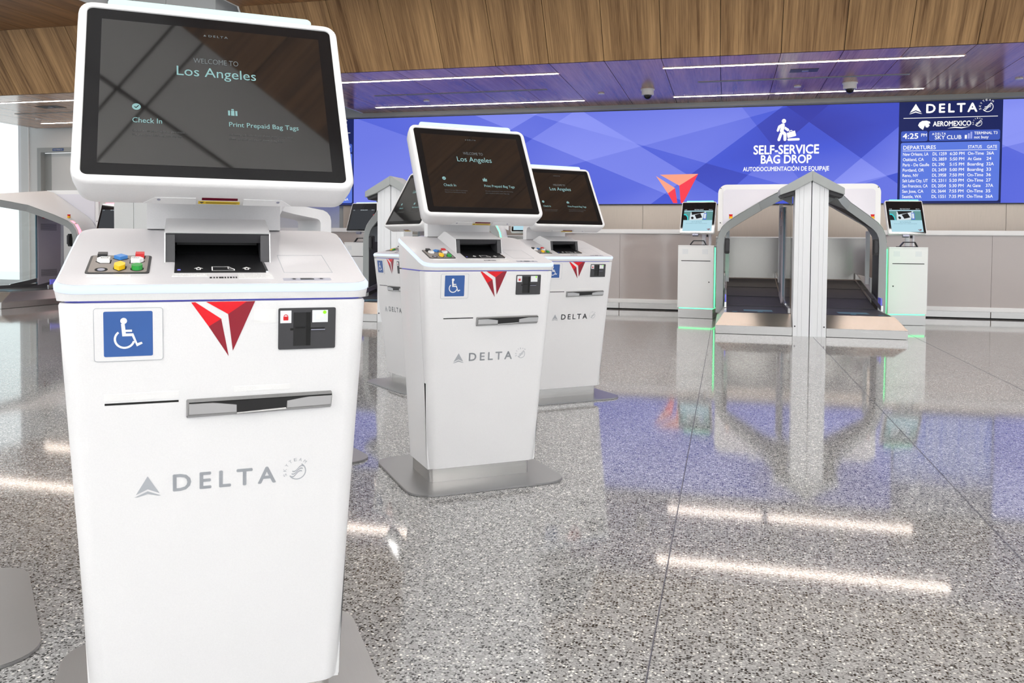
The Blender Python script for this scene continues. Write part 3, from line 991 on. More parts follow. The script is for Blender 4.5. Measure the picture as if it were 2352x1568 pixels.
    bx(MB(), .186, .235, 2.065, 2.12, .53, 1.62).build('glass_post', 'alu_white', r)
    bx(MB(), .90, .95, 2.065, 2.12, .53, 1.25).build('glass_post', 'alu_white', r)
    bx(MB(), .9565, .985, 1.99, 3.26, .06, .62).build('outer_side_wall', 'white_paint', r, bevel=.006)
    # rear tunnel wall with hatch
    tw = bx(MB(), .002, 1.10, 3.29, 3.31, .545, 1.165).build('tunnel_wall', 'steel_dark', r)
    bx(MB(), .002, 1.10, 3.285, 3.32, 1.165, 1.18).build('tunnel_edge', 'white_paint', tw)
    bx(MB(), .26, .46, 3.285, 3.2895, .62, 1.02).build('tunnel_hatch', 'steel_dark', tw)
    return r

# bag drop self service post
def bag_post(x, y, rz, label, led, lit, s):
    r = empty('bag_tag_kiosk', (x, y, 0), rz, label, 'kiosk', 'bag tag kiosks beside the conveyors')
    wd = .255
    MB().box(-wd + .012, wd - .012, .012, .42, 0.004, .135).build('plinth', 'steel', r)
    b = MB().prism(rrect(-wd, wd, 0, .44, .012, 3), .15, 1.02).build('cabinet', 'white_paint', r)
    MB().prism(rrect(-wd, wd, 0, .44, .012, 3), 1.022, 1.04).build('cabinet_top', 'white_paint', r)
    MB().box(-wd + .05, wd - .05, -.003, .001, .815, .824).build('tag_slot', 'gap', b)
    MB().cyl((s * -.19, -.005, .52), .009, .008, 'y', 12).build('lock', 'dark_grey', b)
    for cx in (-.15, .13):
        MB().prism([(cx - .04, .915), (cx + .04, .915), (cx + .04, .985), (cx - .04, .985)], -.002, .001, 'y').build('printed_square', 'alu_white', b)
    if led:
        MB().box(-wd + .02, wd - .02, .02, .41, .137, .149).build('plinth_light', led, r)
        xx = -s * (wd + .004)
        MB().box(xx - .004, xx + .004, .05, .09, .16, 1.01).build('side_light', led, r)
    # stand
    MB().box(.045, .095, .22, .26, 1.04, 1.30).build('stand_post', 'white_paint', r)
    MB().box(.14, .165, .24, .27, 1.04, 1.28).build('stand_post', 'white_paint', r)
    MB().box(.11, .13, .22, .25, 1.16, 1.24).build('cable_clip', 'black', r)
    MB().loft([[(-.09, .02, 1.041), (.13, .02, 1.041), (.13, .2, 1.041), (-.09, .2, 1.041)], [(-.09, .02, 1.05), (.13, .02, 1.05), (.13, .2, 1.05), (-.09, .2, 1.05)]]).build('scanner_tray', 'black', r)
    MB().bar((-.09, .06, 1.05), (-.045, .06, 1.105), .03, .014).bar((-.045, .06, 1.105), (.10, .06, 1.105), .03, .014).bar((.10, .06, 1.105), (.13, .06, 1.05), .03, .014).build('scanner_hoop', 'black', r)
    # tilted screen
    M = Matrix.Translation((0, .13, 1.44)) @ Matrix.Rotation(-.40, 4, 'X')
    c = MB(M).prism(rrect(-.245, .245, -.245, .245, .02, 3), -.0, .05, 'y').build('screen_case', 'white_shell', r)
    MB(M).prism(rrect(-.235, .235, -.237, .232, .012, 3), -.003, -.0005, 'y').build('screen_glass', 'screen_glass', c)
    MB(M).prism(rrect(-.18, .20, .246, .262, .007, 3), .004, .045, 'y').build('status_bar', led or 'led_top', c)
    MB(M).box(-.06, .02, .01, .05, -.275, -.246).build('barcode_reader', 'label_silver', c)
    ui = MB(M)
    y0 = -.0036
    R = lambda x0, x1, z0, z1, m_, y: ui.use(m_).poly([(x0, y, z0), (x1, y, z0), (x1, y, z1), (x0, y, z1)])
    if lit:
        R(-.205, .205, -.215, .105, 'ds_sky', y0)
        ui.build('picture_background', None, c); ui = MB(M)
        R(-.205, .205, -.045, .090, 'ds_photo', y0 - .0004)
        ui.build('picture_photo', None, c); ui = MB(M)
        y1 = y0 - .0008
        ui.use('ds_light').poly([(-.11, y1, .08), (.11, y1, .085), (.06, y1, -.04), (-.12, y1, -.045)])
        ui.build('picture_desk', None, c); ui = MB(M)
        y2 = y0 - .0012
        ui.use('ds_black').poly([(-.10, y2, .088), (.08, y2, .09), (.09, y2, .075), (-.09, y2, .035)])
        ui.build('picture_monitor', None, c); ui = MB(M)
        ui.use('ds_black').poly([(-.05, y2, .035), (.03, y2, .06), (.06, y2, -.005), (-.02, y2, -.025)])
        ui.build('picture_tablet', None, c); ui = MB(M)
        ui.use('ds_black').poly([(-.10, y2, 0), (-.08, y2, .012), (-.06, y2, -.005), (-.065, y2, -.028), (-.09, y2, -.03)])
        ui.build('picture_mouse', None, c); ui = MB(M)
        ui.use('ds_phone').poly([(.08, y2, .065), (.12, y2, .065), (.118, y2, -.035), (.075, y2, -.038)])
        ui.build('picture_phone', None, c); ui = MB(M)
        ui.use('ds_light').poly([(.085, y2 - .0003, .055), (.112, y2 - .0003, .055), (.11, y2 - .0003, -.02), (.082, y2 - .0003, -.02)])
        ui.build('picture_phone_screen', None, c); ui = MB(M)
        ui.use('ds_cyan').poly([(-.205, y2, .05), (-.17, y2, .045), (-.145, y2, .01), (-.138, y2, -.045), (-.205, y2, -.045)])
        ui.build('picture_ring', None, c); ui = MB(M)
        ui.use('ds_black').poly([(-.205, y2 - .0003, .035), (-.175, y2 - .0003, .03), (-.155, y2 - .0003, 0), (-.148, y2 - .0003, -.045), (-.205, y2 - .0003, -.045)])
        ui.build('picture_bowl', None, c); ui = MB(M)
        ui.use('ds_ink')
        put_text(ui, 'Scan Your Boarding Pass', (0, y1, 0), EX, EZ, -.085, .06, -.078, .011)
        put_text(ui, 'Scan your boarding pass on device to continue your bag check', (0, y1, 0), EX, EZ, -.165, .135, -.10, .008)
        ui.use('ds_red')
        q = lambda x, z: (.16 + (x - .005) * .42, y1, -.193 + (z - .873) * .28)
        EMB(ui, q, ('ds_red',) * 4)
    else:
        R(-.205, .205, -.215, .13, 'ds_grey', y0)
    ui.build('screen_caption' if lit else 'screen_picture', None, c)
    ui = MB(M)
    ui.use('ds_light')
    put_text(ui, 'SELF BAG DROP', (0, y0 - .0004, 0), EX, EZ, -.06, .07, .115, .012, .015)
    put_text(ui, '4:25', (0, y0 - .0004, 0), EX, EZ, -.20, -.165, .113, .012)
    put_text(ui, 'DELTA', (0, y0 - .0004, 0), EX, EZ, .145, .195, .116, .009, .02)
    ui.build('screen_header', None, c)
    return r

bag_unit(0.94, -1, 'left half of the lit bag drop with blue stickers on its belt', None)
bag_unit(0.94, 1, 'right half of the bag drop under the departures board', 'led_green')
bag_unit(-4.24, -1, 'bag drop half behind the second kiosk, left of its pylon seam', None)
bag_unit(-4.24, 1, 'bag drop half mostly hidden behind the second and third kiosks', 'led_green')
bag_unit(-11.5, 1, 'bag drop at far left edge under the window, lit pink', 'led_red')
bag_post(-.42, 12.19, math.radians(-8), 'white bag tag kiosk with green glow left of the conveyor', 'led_green', True, -1)
bag_post(2.34, 12.08, math.radians(10), 'white bag tag kiosk with green glow under the departures board', 'led_green', True, 1)
bag_post(-5.62, 12.19, math.radians(-8), 'bag tag kiosk with dark screen between nearest and second kiosk', None, False, -1)
bag_post(-2.86, 12.08, math.radians(10), 'bag tag kiosk peeking between the second and third kiosk necks', 'led_green', True, 1)
bag_post(-10.14, 12.08, math.radians(10), 'bag tag kiosk with dark screen behind the nearest kiosk at left', 'led_red', False, 1)

# ================================================================== CHECK-IN KIOSKS
def desk_z(y):
    P = [(-.22, .961), (-.20, .965), (-.116, .982), (.008, 1.015), (.26, 1.080)]
    for (a, za), (b, zb) in zip(P, P[1:]):
        if y <= b:
            return za + (zb - za) * (y - a) / (b - a)
    return P[-1][1]
def front_y(z):
    return -.2 - .107 * (z - .9)

def make_kiosk():
    r = empty('check_in_kiosk', (0, 0, 0))
    # base
    MB().prism(rrect(-.36, .36, -.25, .43, .11, 8), 0.001, .010).build('base_plate', 'steel_plate', r, bevel=.0015)
    MB().prism(rrect(-.235, .235, -.075, .20, .02, 4), .0102, .0745).build('plinth', 'steel', r, smooth=40)
    # rear body
    def body_ring(z, wd, y0, y1, zf=None):
        return [(wd, y0, z)] + [(x, y, (zf(y) if zf else z)) for x, y in half(wd, y0, y1, .001, .035)[7:]] + [(x, y, (zf(y) if zf else z)) for x, y in [(-a, b) for a, b in reversed(half(wd, y0, y1, .001, .035)[7:])]] + [(-wd, y0, z)]
    sec = [(.075, .250, .205), (.45, .268, .225), (.80, .287, .245), (.927, .292, .25)]
    MB().loft([body_ring(z, wd, -.095, y1) for z, wd, y1 in sec]).build('cabinet', 'white_shell', r, smooth=30)
    # front door
    def door_ring(z, wd):
        y0 = front_y(z)
        h = half(wd, y0, -.06, .035, .001)[:7]
        h = [p for p in h] + [(wd, -.0985)]
        return [(x, y, z) for x, y in h] + [(-x, y, z) for x, y in reversed(h)]
    dr_ = MB().loft([door_ring(z, wd) for z, wd in ((.078, .247), (.083, .251), (.45, .268), (.80, .287), (.924, .2925), (.929, .290))]).build('front_door', 'white_shell', r, smooth=35)
    # collar under the work top, light strip, work top
    hh = lambda o: half(.300 - o, -.208 + o, .252 - o, .045 - o, .05 - o, (-.116, .008))
    low = ring_of(hh(.004), lambda y: .933)
    mid = ring_of(hh(.0), lambda y: desk_z(y) - .017)
    MB().loft([low, mid]).build('collar', 'white_shell', r, smooth=35)
    MB().loft([ring_of(half(.284, -.190, .240, .04, .04), .9272), ring_of(half(.284, -.190, .240, .04, .04), .9328)]).build('seam_light', 'led_blue', r)
    MB().loft([ring_of(hh(-.001), lambda y: desk_z(y) - .0165), ring_of(hh(-.0015), lambda y: desk_z(y) - .008), ring_of(hh(.005), lambda y: desk_z(y) - .0012)], cap=False).build('light_strip', 'led_white', r, smooth=60)
    h = hh(.005)
    m_ = MB()
    n = len(h)
    m_.add([(x, y, desk_z(y)) for x, y in h] + [(-x, y, desk_z(y)) for x, y in h], [(i, i + 1, n + i + 1, n + i) for i in range(n - 1)])
    m_.add([(x, y, desk_z(y) - .0165) for x, y in h] + [(-x, y, desk_z(y) - .0165) for x, y in h], [(i, i + 1, n + i + 1, n + i) for i in range(n - 1)])
    ring = ring_of(h, desk_z)
    m_.loft([ring, [(x, y, z - .0165) for x, y, z in ring]], cap=False)
    top = m_.build('work_top', 'top_grey', r, smooth=30)
    # ---- helpers on the work top and on the front
    def D(x, y, o=.0006):
        return (x, y, desk_z(y) + o)
    def slab(mb, pts, h_, o=0.0):
        n_ = len(pts)
        mb.add([D(x, y, o) for x, y in pts] + [D(x, y, o + h_) for x, y in pts],
               [tuple(range(n_ - 1, -1, -1)), tuple(range(n_, 2 * n_))] + [(i, (i + 1) % n_, n_ + (i + 1) % n_, n_ + i) for i in range(n_)])
        return mb
    # keypad
    kp = slab(MB(), rrect(-.253, -.135, -.119, .006, .008, 4), .0016).build('keypad', 'black', r)
    slab(MB(), rrect(-.248, -.140, -.113, .001, .005, 4), .0012, .0014).build('keypad_face', 'key_panel', kp)
    def key(name, pts, mname, hh_=.009):
        cx, cy = sum(p[0] for p in pts) / len(pts), sum(p[1] for p in pts) / len(pts)
        slab(MB(), [(cx + (x - cx) * 1.22, cy + (y - cy) * 1.22) for x, y in pts], .0004, .0026).build('key_well', 'gap', kp)
        return slab(MB(), pts, hh_, .0027).build(name, mname, kp)
    key('key', [(-.238, -.024), (-.220, -.024), (-.220, -.006), (-.238, -.006)], 'black', .010)
    key('key', [(-.194, -.034), (-.181, -.021), (-.194, -.008), (-.207, -.021)], 'key_blue', .007)
    key('key', [(-.166, -.020), (-.149, -.020), (-.149, -.003), (-.166, -.003)], 'key_red', .010)
    kb = key('key', [(-.2375, -.043), (-.230, -.054), (-.213, -.054), (-.213, -.033), (-.230, -.033)], 'print_white', .008)
    kn = key('key', [(-.173, -.054), (-.156, -.054), (-.149, -.043), (-.156, -.033), (-.173, -.033)], 'print_white', .008)
    for k_, word, x0, x1 in ((kb, 'BACK', -.230, -.215), (kn, 'NEXT', -.171, -.157)):
        t_ = MB()
        put_text(t_, word, D(0, -.046, .0115), EX, (0, 1, .265), x0, x1, 0, .005, .02)
        t_.build('lettering', 'print_black', k_)
    key('key', [(-.2015, -.084), (-.2015, -.094), (-.1915, -.107), (-.1815, -.094), (-.1815, -.080), (-.1915, -.067), (-.2015, -.080)], 'key_yellow', .009)
    key('key', [(-.1588 + .0105 * math.cos(t), -.094 + .0125 * math.sin(t)) for t in [i * math.pi / 8 for i in range(16)]], 'key_green', .009)
    slab(MB(), [(-.2245 + .012 * math.cos(t), -.0985 + .013 * math.sin(t)) for t in [i * math.pi / 8 for i in range(16)]], .0006, .0026).build('audio_jack', 'gap', kp)
    slab(MB(), [(-.2245 + .007 * math.cos(t), -.101 + .008 * math.sin(t)) for t in [i * math.pi / 8 for i in range(16)]], .001, .0032).build('jack_ring', 'label_silver', kp)
    # braille strips with raised dots
    def braille_top(x0, x1, y0, y1, cells, rows=1):
        b_ = slab(MB(), [(x0, y0), (x1, y0), (x1, y1), (x0, y1)], .0006).build('braille_strip', 'braille', r)
        m2 = MB()
        rr = random.Random(int((x0 + 1) * 1e4))
        for q in range(cells):
            for i in range(2):
                for j in range(3):
                    if rr.random() < .5:
                        x = x0 + (q + .5 + (i - .5) * .4) * (x1 - x0) / cells
                        y = y0 + (j + .5) / 3 * (y1 - y0)
                        slab(m2, [(x - .0007, y - .0007), (x + .0007, y - .0007), (x + .0007, y + .0007), (x - .0007, y + .0007)], .0006, .0006)
        tag(m2.build('braille_dots', 'braille', b_), kind='stuff')
    braille_top(-.247, -.1675, -.146, -.131, 14)
    braille_top(-.092, -.022, -.145, -.124, 12)
    braille_top(.036, .105, -.165, -.124, 10)
    ticks = MB()
    for i, x in enumerate((-.018, -.0115, -.006, .0, .0045, .010, .0155, .021, .0265, .0315)):
        wd = .0014 if i not in (0, 3, 4, 7) else .0021
        slab(ticks, [(x - wd, -.160), (x + wd, -.160), (x + wd, -.149), (x - wd, -.149)], .0004)
    ticks.build('speaker_slots', 'gap', r)
    # right inlay outline and silver label
    il = MB()
    P4 = [(.131, -.115), (.233, -.115), (.228, .017), (.128, .015)]
    for a, b in zip(P4, P4[1:] + P4[:1]):
        il.bar(D(*a, .0002), D(*b, .0002), .0011, .0008)
    il.build('inlay_joint', 'print_grey', r)
    lb = slab(MB(), rrect(.123, .221, -.1835, -.164, .003, 3), .0006).build('paper_label', 'label_silver', r)
    lm = MB()
    for cx in (.145, .201):
        lm.poly([D(cx - .008, -.172, .001), D(cx, -.167, .001), D(cx + .008, -.172, .001), D(cx + .003, -.172, .001), D(cx + .003, -.178, .001), D(cx - .003, -.178, .001), D(cx - .003, -.172, .001)])
    lm.poly([D(.158, -.179, .001), D(.186, -.179, .001), D(.186, -.171, .001), D(.180, -.167, .001), D(.158, -.167, .001)])
    lm.build('label_pictogram', 'ds_grey', lb)
    # ---- printer mouth with hood
    hz = desk_z
    hood = MB()
    prof = [(-.030, 1.066), (.112, 1.100), (.135, 1.098), (.226, 1.072), (.226, 1.060), (.10, 1.085), (-.022, 1.058)]
    hood.prism(prof, -.109, .109, 'x')
    for s in (-1, 1):
        xa, xb = s * .109, s * .1065
        hood.prism([(-.042, hz(-.042)), (.226, hz(.226)), (.226, 1.072), (.112, 1.098), (-.030, 1.066)], min(xa, xb), max(xa, xb), 'x')
    hd = hood.build('printer_hood', 'white_shell', r, bevel=.0008)
    m2 = MB()
    for s in (-1, 1):
        xa, xb = s * .1064, s * .088
        m2.prism([(-.037, hz(-.037) + .001), (.05, hz(.05) + .001), (.05, 1.080), (-.028, 1.0645)], min(xa, xb), max(xa, xb), 'x')
    m2.prism([(-.0305, 1.0645), (.05, 1.080), (.05, 1.066), (-.018, 1.045)], -.1064, .1064, 'x')
    m2.build('mouth_frame', 'dark_grey', hd)
    MB().box(-.0855, .0855, .05, .058, 1.02, 1.08).build('mouth_back', 'black', hd)
    MB().prism([(.02, hz(.02) + .002), (.05, hz(.05) + .014), (.05, hz(.05) + .002)], -.0855, .0855, 'x').build('mouth_step', 'black', hd)
    tr = slab(MB(), [(-.088, -.114), (.0935, -.114), (.0935, .049), (-.088, .049)], .0012).build('document_tray', 'black', r)
    tm = MB().use('print_white')
    o = .0016
    for cx in (-.041, .0555):
        tm.poly([D(cx - .0045, -.0985, o), D(cx + .0045, -.0985, o), D(cx + .0045, -.089, o), D(cx + .0095, -.089, o), D(cx, -.078, o), D(cx - .0095, -.089, o), D(cx - .0045, -.089, o)])
    def lines(pts, t):
        for a, b in zip(pts, pts[1:] + pts[:1]):
            tm.bar(D(*a, o), D(*b, o), t, .0004)
    lines([(-.014, -.103), (.030, -.103), (.030, -.094), (.018, -.076), (-.014, -.076)], .0024)
    lines([(.018, -.076), (.018, -.092), (.030, -.094)], .0018)
    tm.build('tray_pictogram', None, tr)
    ti = MB()
    for cx in (-.041, .0555):
        ti.poly([D(cx - .002, -.096, .0022), D(cx + .002, -.096, .0022), D(cx + .002, -.088, .0022), D(cx - .002, -.088, .0022)])
    ti.build('pictogram_core', 'black', tr)
    slab(MB(), [(-.082, -.100), (-.076, -.100), (-.076, -.094), (-.082, -.094)], .0006, .0012).build('status_dot', 'led_blue', tr)
    slab(MB(), [(.0935, -.112), (.0985, -.112), (.094, -.036), (.090, -.036)], .003, .0).build('tray_rim', 'chrome', tr)
    # ---- front graphics, all on the sloping door
    def Fp(u, z, o=.0006):
        return (u, front_y(z) - o, z)
    def plate(mb, pts, o0, o1):
        n_ = len(pts)
        mb.add([Fp(u, z, o1) for u, z in pts] + [Fp(u, z, o0) for u, z in pts],
               [tuple(range(n_)), tuple(range(2 * n_ - 1, n_ - 1, -1))] + [(i, n_ + i, n_ + (i + 1) % n_, (i + 1) % n_) for i in range(n_)])
        return mb
    sp = plate(MB(), rrect(-.2285, -.1075, .816, .9185, .005, 3), -.001, .0012).build('sign_plate', 'white_shell', r)
    ol = MB()
    for rr_ in (rrect(-.2287, -.1073, .8158, .9187, .005, 3),):
        for a, b in zip(rr_, rr_[1:] + rr_[:1]):
            ol.bar(Fp(*a, .0009), Fp(*b, .0009), .0009, .0009)
    ol.build('sign_plate_edge', 'print_grey', sp)
    ss = plate(MB(), rrect(-.212, -.1255, .8245, .9125, .003, 3), .001, .0018).build('access_sign', 'sign_blue', sp)
    wc = MB()
    W_ = lambda L: [Fp(u, z, .0022) for u, z in L]
    wc.poly(W_(arc(-.1767, .8940, .0060, 0, 345, 16)))
    wc.poly(W_([(-.1815, .8885), (-.1750, .8885), (-.1738, .8768), (-.1622, .8768), (-.1622, .8725), (-.1735, .8725), (-.1730, .8695), (-.1600, .8695), (-.1530, .8500), (-.1455, .8525), (-.1435, .8490), (-.1540, .8435), (-.1625, .8640), (-.1795, .8640)]))
    o1, o2 = arc(-.1755, .8585, .0190, 128, 345, 18), arc(-.1755, .8585, .0150, 128, 345, 18)
    for i in range(18):
        wc.poly(W_([o1[i], o1[i + 1], o2[i + 1], o2[i]]))
    wc.build('wheelchair_symbol', 'print_white', ss)
    em = MB()
    EMB(em, lambda u, z: Fp(u, z, .0008), ('red_bright', 'red_dark', 'red_bright', 'red_dark'))
    em.build('triangle_emblem', None, r)
    # card reader
    cr = plate(MB(), rrect(.111, .2265, .827, .9128, .003, 3), -.001, .003).build('card_reader', 'dark_grey', r)
    plate(MB(), [(.1407, .8341), (.1755, .8341), (.1755, .9038), (.1407, .9038)], .003, .0034).build('reader_mouth', 'black', cr)
    plate(MB(), [(.1665, .8341), (.1755, .8341), (.1755, .9038), (.1665, .9038)], .0034, .0037).build('mouth_side', 'gap', cr)
    plate(MB(), [(.1445, .8705), (.1645, .8705), (.1645, .8730), (.1445, .8730)], .0034, .005).build('mouth_lip', 'gap', cr)
    plate(MB(), [(.1345, .8665), (.1407, .8665), (.1407, .8710), (.1345, .8710)], .003, .0034).build('card_slot', 'gap', cr)
    plate(MB(), [(.1755, .8665), (.2046, .8665), (.2046, .8712), (.1755, .8712)], .003, .0034).build('card_slot', 'gap', cr)
    plate(MB(), [(.1765, .8662), (.2050, .8662), (.2050, .8682), (.1765, .8682)], .0034, .0055).build('slot_lip', 'label_silver', cr)
    l1 = plate(MB(), [(.1145, .882), (.1365, .882), (.1365, .9078), (.1145, .9078)], .003, .0035).build('lock_label', 'alu_white', cr)
    pl = MB()
    pl.poly([Fp(u, z, .0038) for u, z in rrect(.1205, .1305, .8875, .8955, .001, 2)])
    o1, o2 = arc(.1255, .8955, .0045, 0, 180, 8), arc(.1255, .8955, .0030, 0, 180, 8)
    for i in range(8):
        pl.poly([Fp(*o1[i], .0038), Fp(*o1[i + 1], .0038), Fp(*o2[i + 1], .0038), Fp(*o2[i], .0038)])
    pl.build('padlock_symbol', 'key_red', l1)
    l2 = plate(MB(), [(.1787, .8823), (.2105, .8823), (.2105, .9078), (.1787, .9078)], .003, .0035).build('card_label', 'alu_white', cr)
    cl = MB().use('print_white')
    cl.poly([Fp(u, z, .0042) for u, z in ((.185, .889), (.194, .888), (.196, .899), (.187, .901))])
    cl.poly([Fp(u, z, .0040) for u, z in ((.192, .895), (.203, .892), (.2, .9), (.194, .902))])
    cl.use('dial_green').poly([Fp(u, z, .0045) for u, z in arc(.2037, .9031, .0036, 0, 330, 12)])
    cl.build('card_pictogram', None, l2)
    # slots, handle, braille on the door
    plate(MB(), [(-.2125, .7285), (-.0795, .7285), (-.0795, .7325), (-.2125, .7325)], .0, .0006).build('receipt_slot', 'gap', r)
    hdl = MB()
    def hp(u, z, o):
        return Fp(u, z, o)
    hdl.add([hp(-.066, .694, .0), hp(.2215, .699, .0), hp(.2215, .7365, .0), hp(-.066, .7335, .0), hp(-.063, .7005, .012), hp(.2185, .7055, .012), hp(.2215, .7280, .012), hp(-.060, .7255, .012)],
            [(0, 1, 5, 4), (1, 2, 6, 5), (2, 3, 7, 6), (3, 0, 4, 7), (4, 5, 6, 7), (3, 2, 1, 0)])
    hnd = hdl.build('boarding_pass_slot', 'steel_plate', r, bevel=.0015)
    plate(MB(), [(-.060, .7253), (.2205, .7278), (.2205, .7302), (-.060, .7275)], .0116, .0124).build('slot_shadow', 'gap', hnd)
    plate(MB(), [(-.016, .7255), (.030, .7185), (.030, .7005), (.128, .7045), (.129, .7207), (.173, .7275)], .0121, .0126).build('slot_recess', 'black', hnd)
    plate(MB(), [(.030, .6998), (.128, .7040), (.1265, .7070), (.0305, .7025)], .0124, .0134).build('slot_lip', 'chrome', hnd)
    for u0, u1, pts in ((0, 0, [(-.060, .7035), (.0295, .7038), (.0295, .7180), (-.017, .7245), (-.060, .7245)]), (0, 0, [(.1295, .7065), (.2180, .7085), (.2200, .7272), (.174, .7268), (.1298, .7205)])):
        plate(MB(), pts, .012, .0135).build('slot_cheek', 'steel_light', hnd)
    def braille_front(x0, x1, z0, z1, cells, seed):
        b_ = plate(MB(), [(x0, z0), (x1, z0), (x1, z1), (x0, z1)], .0, .0006).build('braille_strip', 'braille', r)
        m3 = MB()
        rr = random.Random(seed)
        for q in range(cells):
            for i in range(2):
                for j in range(3):
                    if rr.random() < .5:
                        x = x0 + (q + .5 + (i - .5) * .4) * (x1 - x0) / cells
                        z = z0 + (j + .5) / 3 * (z1 - z0)
                        plate(m3, [(x - .0007, z - .0007), (x + .0007, z - .0007), (x + .0007, z + .0007), (x - .0007, z + .0007)], .0006, .0013)
        tag(m3.build('braille_dots', 'braille', b_), kind='stuff')
    braille_front(-.2137, -.0786, .7365, .751, 18, 1)
    braille_front(.0246, .1365, .7425, .7545, 15, 2)
    braille_front(.0626, .1062, .8827, .9123, 6, 3)
    lg = MB()
    Pf = lambda u, z: Fp(u, z, .0007)
    tri_emblem_up(lg, Pf, -.1623, -.1131, .5385, .5801)
    lg.build('triangle_mark', 'print_grey', r)
    lg = MB()
    ez = Vector((0, -.107, 1))
    O = Vector((0, front_y(.545) - .0007, .545))
    put_text(lg, 'DELTA', O, EX, ez, -.0903, .1083, 0, .0335, .022, 1.45)
    lg.build('lettering', 'print_grey', r)
    lg = MB()
    sky_emblem(lg, Pf, .1525, .5645, .0185)
    sky_letters(lg, (Vector((0, front_y(0) - .0007, 0)), EX, ez), .1525, .5645, .0185)
    lg.build('round_mark', 'print_grey', r)
    # ---- neck: vertical slab that bends forward to the screen
    out = [(.285, 1.0), (.285, 1.135)] + [(.285 - .055 + .055 * math.cos(math.radians(a)), 1.15 + .052 * math.sin(math.radians(a))) for a in (0, 25, 50, 75, 88)] + [(.10, 1.224), (.045, 1.235)]
    inn = [(.036, 1.193), (.10, 1.178), (.205, 1.160)] + [(.232 - .02 + .02 * math.cos(math.radians(a)), 1.140 + .018 * math.sin(math.radians(a))) for a in (80, 45, 0)] + [(.2535, 1.09), (.2535, 1.0)]
    inn = [(.036, 1.193), (.10, 1.178), (.215, 1.158), (.226, 1.152), (.232, 1.14), (.232, 1.0765), (.2535, 1.0755), (.2535, 1.0)]
    MB().prism(out + inn, -.155, .155, 'x').build('neck', 'white_shell', r, smooth=30, bevel=.0)
    # ---- screen head
    M = Matrix.Translation((0, .001, 1.368)) @ Matrix.Rotation(.03, 4, 'Z') @ Matrix.Rotation(-.516, 4, 'X')
    # local frame: x right, y into the screen, z up along the screen
    rings = []
    for a, b, y, rad in ((.262, .218, .002, .012), (.264, .220, -.0035, .014), (.272, .228, -.005, .022), (.279, .235, -.001, .03), (.281, .237, .006, .032), (.280, .2375, .034, .034), (.274, .2375, .070, .036), (.262, .222, .086, .045), (.16, .15, .098, .05)):
        rings.append([(x, y, z) for x, z in rrect(-a, a, -b, b, rad, 6)])
    case = MB(M).loft(rings).build('screen_case', 'white_shell', r, smooth=50)
    gl = MB(M).prism(rrect(-.2632, .2632, -.2192, .2192, .010, 4), -.0008, .0015, 'y').build('screen_glass', 'bezel_dark', case)
    MB(M).prism([(-.234, -.190), (.234, -.190), (.234, .190), (-.234, .190)], -.0014, -.0007, 'y').build('display', 'display', case)
    y0 = -.0018
    ui = MB(M)
    T = lambda s_, x0, x1, z, c, bold=0.0, sp=1.0: put_text(ui, s_, (0, y0, 0), EX, EZ, x0, x1, z, c, bold, sp)
    tri_emblem_up(ui, lambda x, z: (x, y0, z), -.026, -.019, .1655, .1715)
    T('DELTA', -.0145, .027, .1655, .0058, .02, 1.4)
    ui.build('screen_header', 'ui_dim', case)
    for nm, mt, rows in (('screen_greeting', 'ui_dim', (('WELCOME TO', -.048, .047, .0865, .0140),)),
                         ('screen_city', 'ui_text', (('Los Angeles', -.083, .084, .0490, .0255),)),
                         ('option_title', 'ui_text', (('Check In', -.170, -.113, -.0855, .0128),)),
                         ('option_title', 'ui_text', (('Print Prepaid Bag Tags', .0215, .169, -.0825, .0120),)),
                         ('option_note', 'ui_faint', (('Check in to your flight to purchase a', -.170, -.064, -.1080, .0050), ('bag, print your boarding pass, bag tags', -.170, -.074, -.1180, .0050))),
                         ('option_note', 'ui_faint', (('Already checked in? Add your boarding', .0205, .155, -.1058, .0052), ('pass details to print your bag tags', .0205, .135, -.1165, .0052)))):
        ui = MB(M)
        for row in rows:
            T(*row)
        ui.build(nm, mt, case)
    ui = MB(M)
    ui.poly([(x, y0, z) for x, z in arc(-.1628, -.0448, .0085, 0, 350, 20)])
    ic = ui.build('check_icon', 'ui_text', case)
    ui = MB(M)
    for a, b in (((-.1665, -.0450), (-.1635, -.0480)), ((-.1635, -.0480), (-.1585, -.0415))):
        ui.bar((a[0], y0 - .0004, a[1]), (b[0], y0 - .0004, b[1]), .0004, .0016)
    ui.build('check_mark', 'bezel_dark', ic)
    ui = MB(M)
    for a, b in ((.0203, .0245), (.0265, .0335), (.0355, .0397)):
        ui.poly([(a, y0, -.0530), (b, y0, -.0530), (b, y0, -.0395), (a, y0, -.0395)])
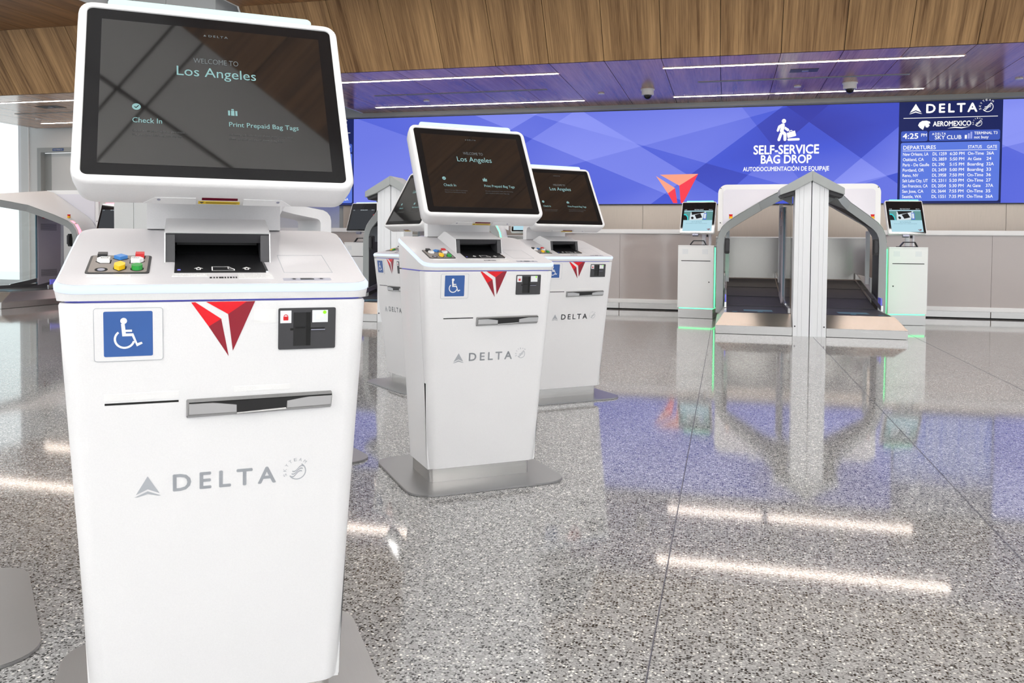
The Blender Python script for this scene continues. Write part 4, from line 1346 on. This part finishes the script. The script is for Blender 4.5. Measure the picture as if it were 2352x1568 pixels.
    ui.poly([(.0275, y0, -.0385), (.0325, y0, -.0385), (.0325, y0, -.0350), (.0275, y0, -.0350)])
    ui.build('suitcase_icon', 'ui_text', case)
    MB(M).prism(rrect(-.224, .224, .2375, .2640, .012, 4), .012, .046, 'y').build('top_light', 'led_top', case, smooth=40)
    # underside: cover flaps, red reader window, yellow label
    for s in (-1, 1):
        fpts = [(s * .048, .046), (s * .128, .046), (s * .150, .069), (s * .048, .069)]
        fp = MB(M).prism([(x, y) for x, y in fpts], -.2388, -.2335, 'z').build('cover_flap', 'white_shell', case)
        MB(M).cyl((s * .120, .053, -.2396), .0035, .001, 'z', 12).build('screw', 'label_silver', fp)
    MB(M).box(-.036, .036, .044, .053, -.2381, -.232).build('reader_window', 'lens_red', case)
    yl = MB(M).box(-.043, .041, .0575, .0675, -.2381, -.232).build('warning_label', 'label_yellow', case)
    t_ = MB(M)
    t_.poly([(-.041, .0590, -.2384), (-.031, .0590, -.2384), (-.036, .0660, -.2384)])
    t_.box(-.028, .038, .0600, .0610, -.2385, -.2382)
    t_.box(-.028, .034, .0635, .0645, -.2385, -.2382)
    t_.build('label_print', 'print_black', yl)
    return r

G = 'check-in kiosks in two rows'
POSES = [((-1.0909, 1.6392), .6135, 'nearest and largest white check-in kiosk, filling the left of the picture'),
         ((-1.0855, 3.5995), .6504, 'second white check-in kiosk, standing whole in the middle of the floor'),
         ((-1.0915, 5.6470), .6996, 'white check-in kiosk behind and right of the middle kiosk'),
         ((-2.2085, 5.7769), -.723, 'white check-in kiosk turned left, half hidden behind the middle kiosk'),
         ((-2.17, 3.63), -.723, 'white check-in kiosk hidden behind the nearest kiosk, neck and corner showing'),
         ((-2.19, 1.64), -.745, 'check-in kiosk beyond left edge, only its steel base plate showing')]
k0 = make_kiosk()
for i, ((x, y), a, lab) in enumerate(POSES):
    k_ = k0 if i == 0 else copy_tree(k0)
    k_.location = (x, y, 0)
    k_.rotation_euler = (0, 0, a)
    tag(k_, lab, 'kiosk', G)
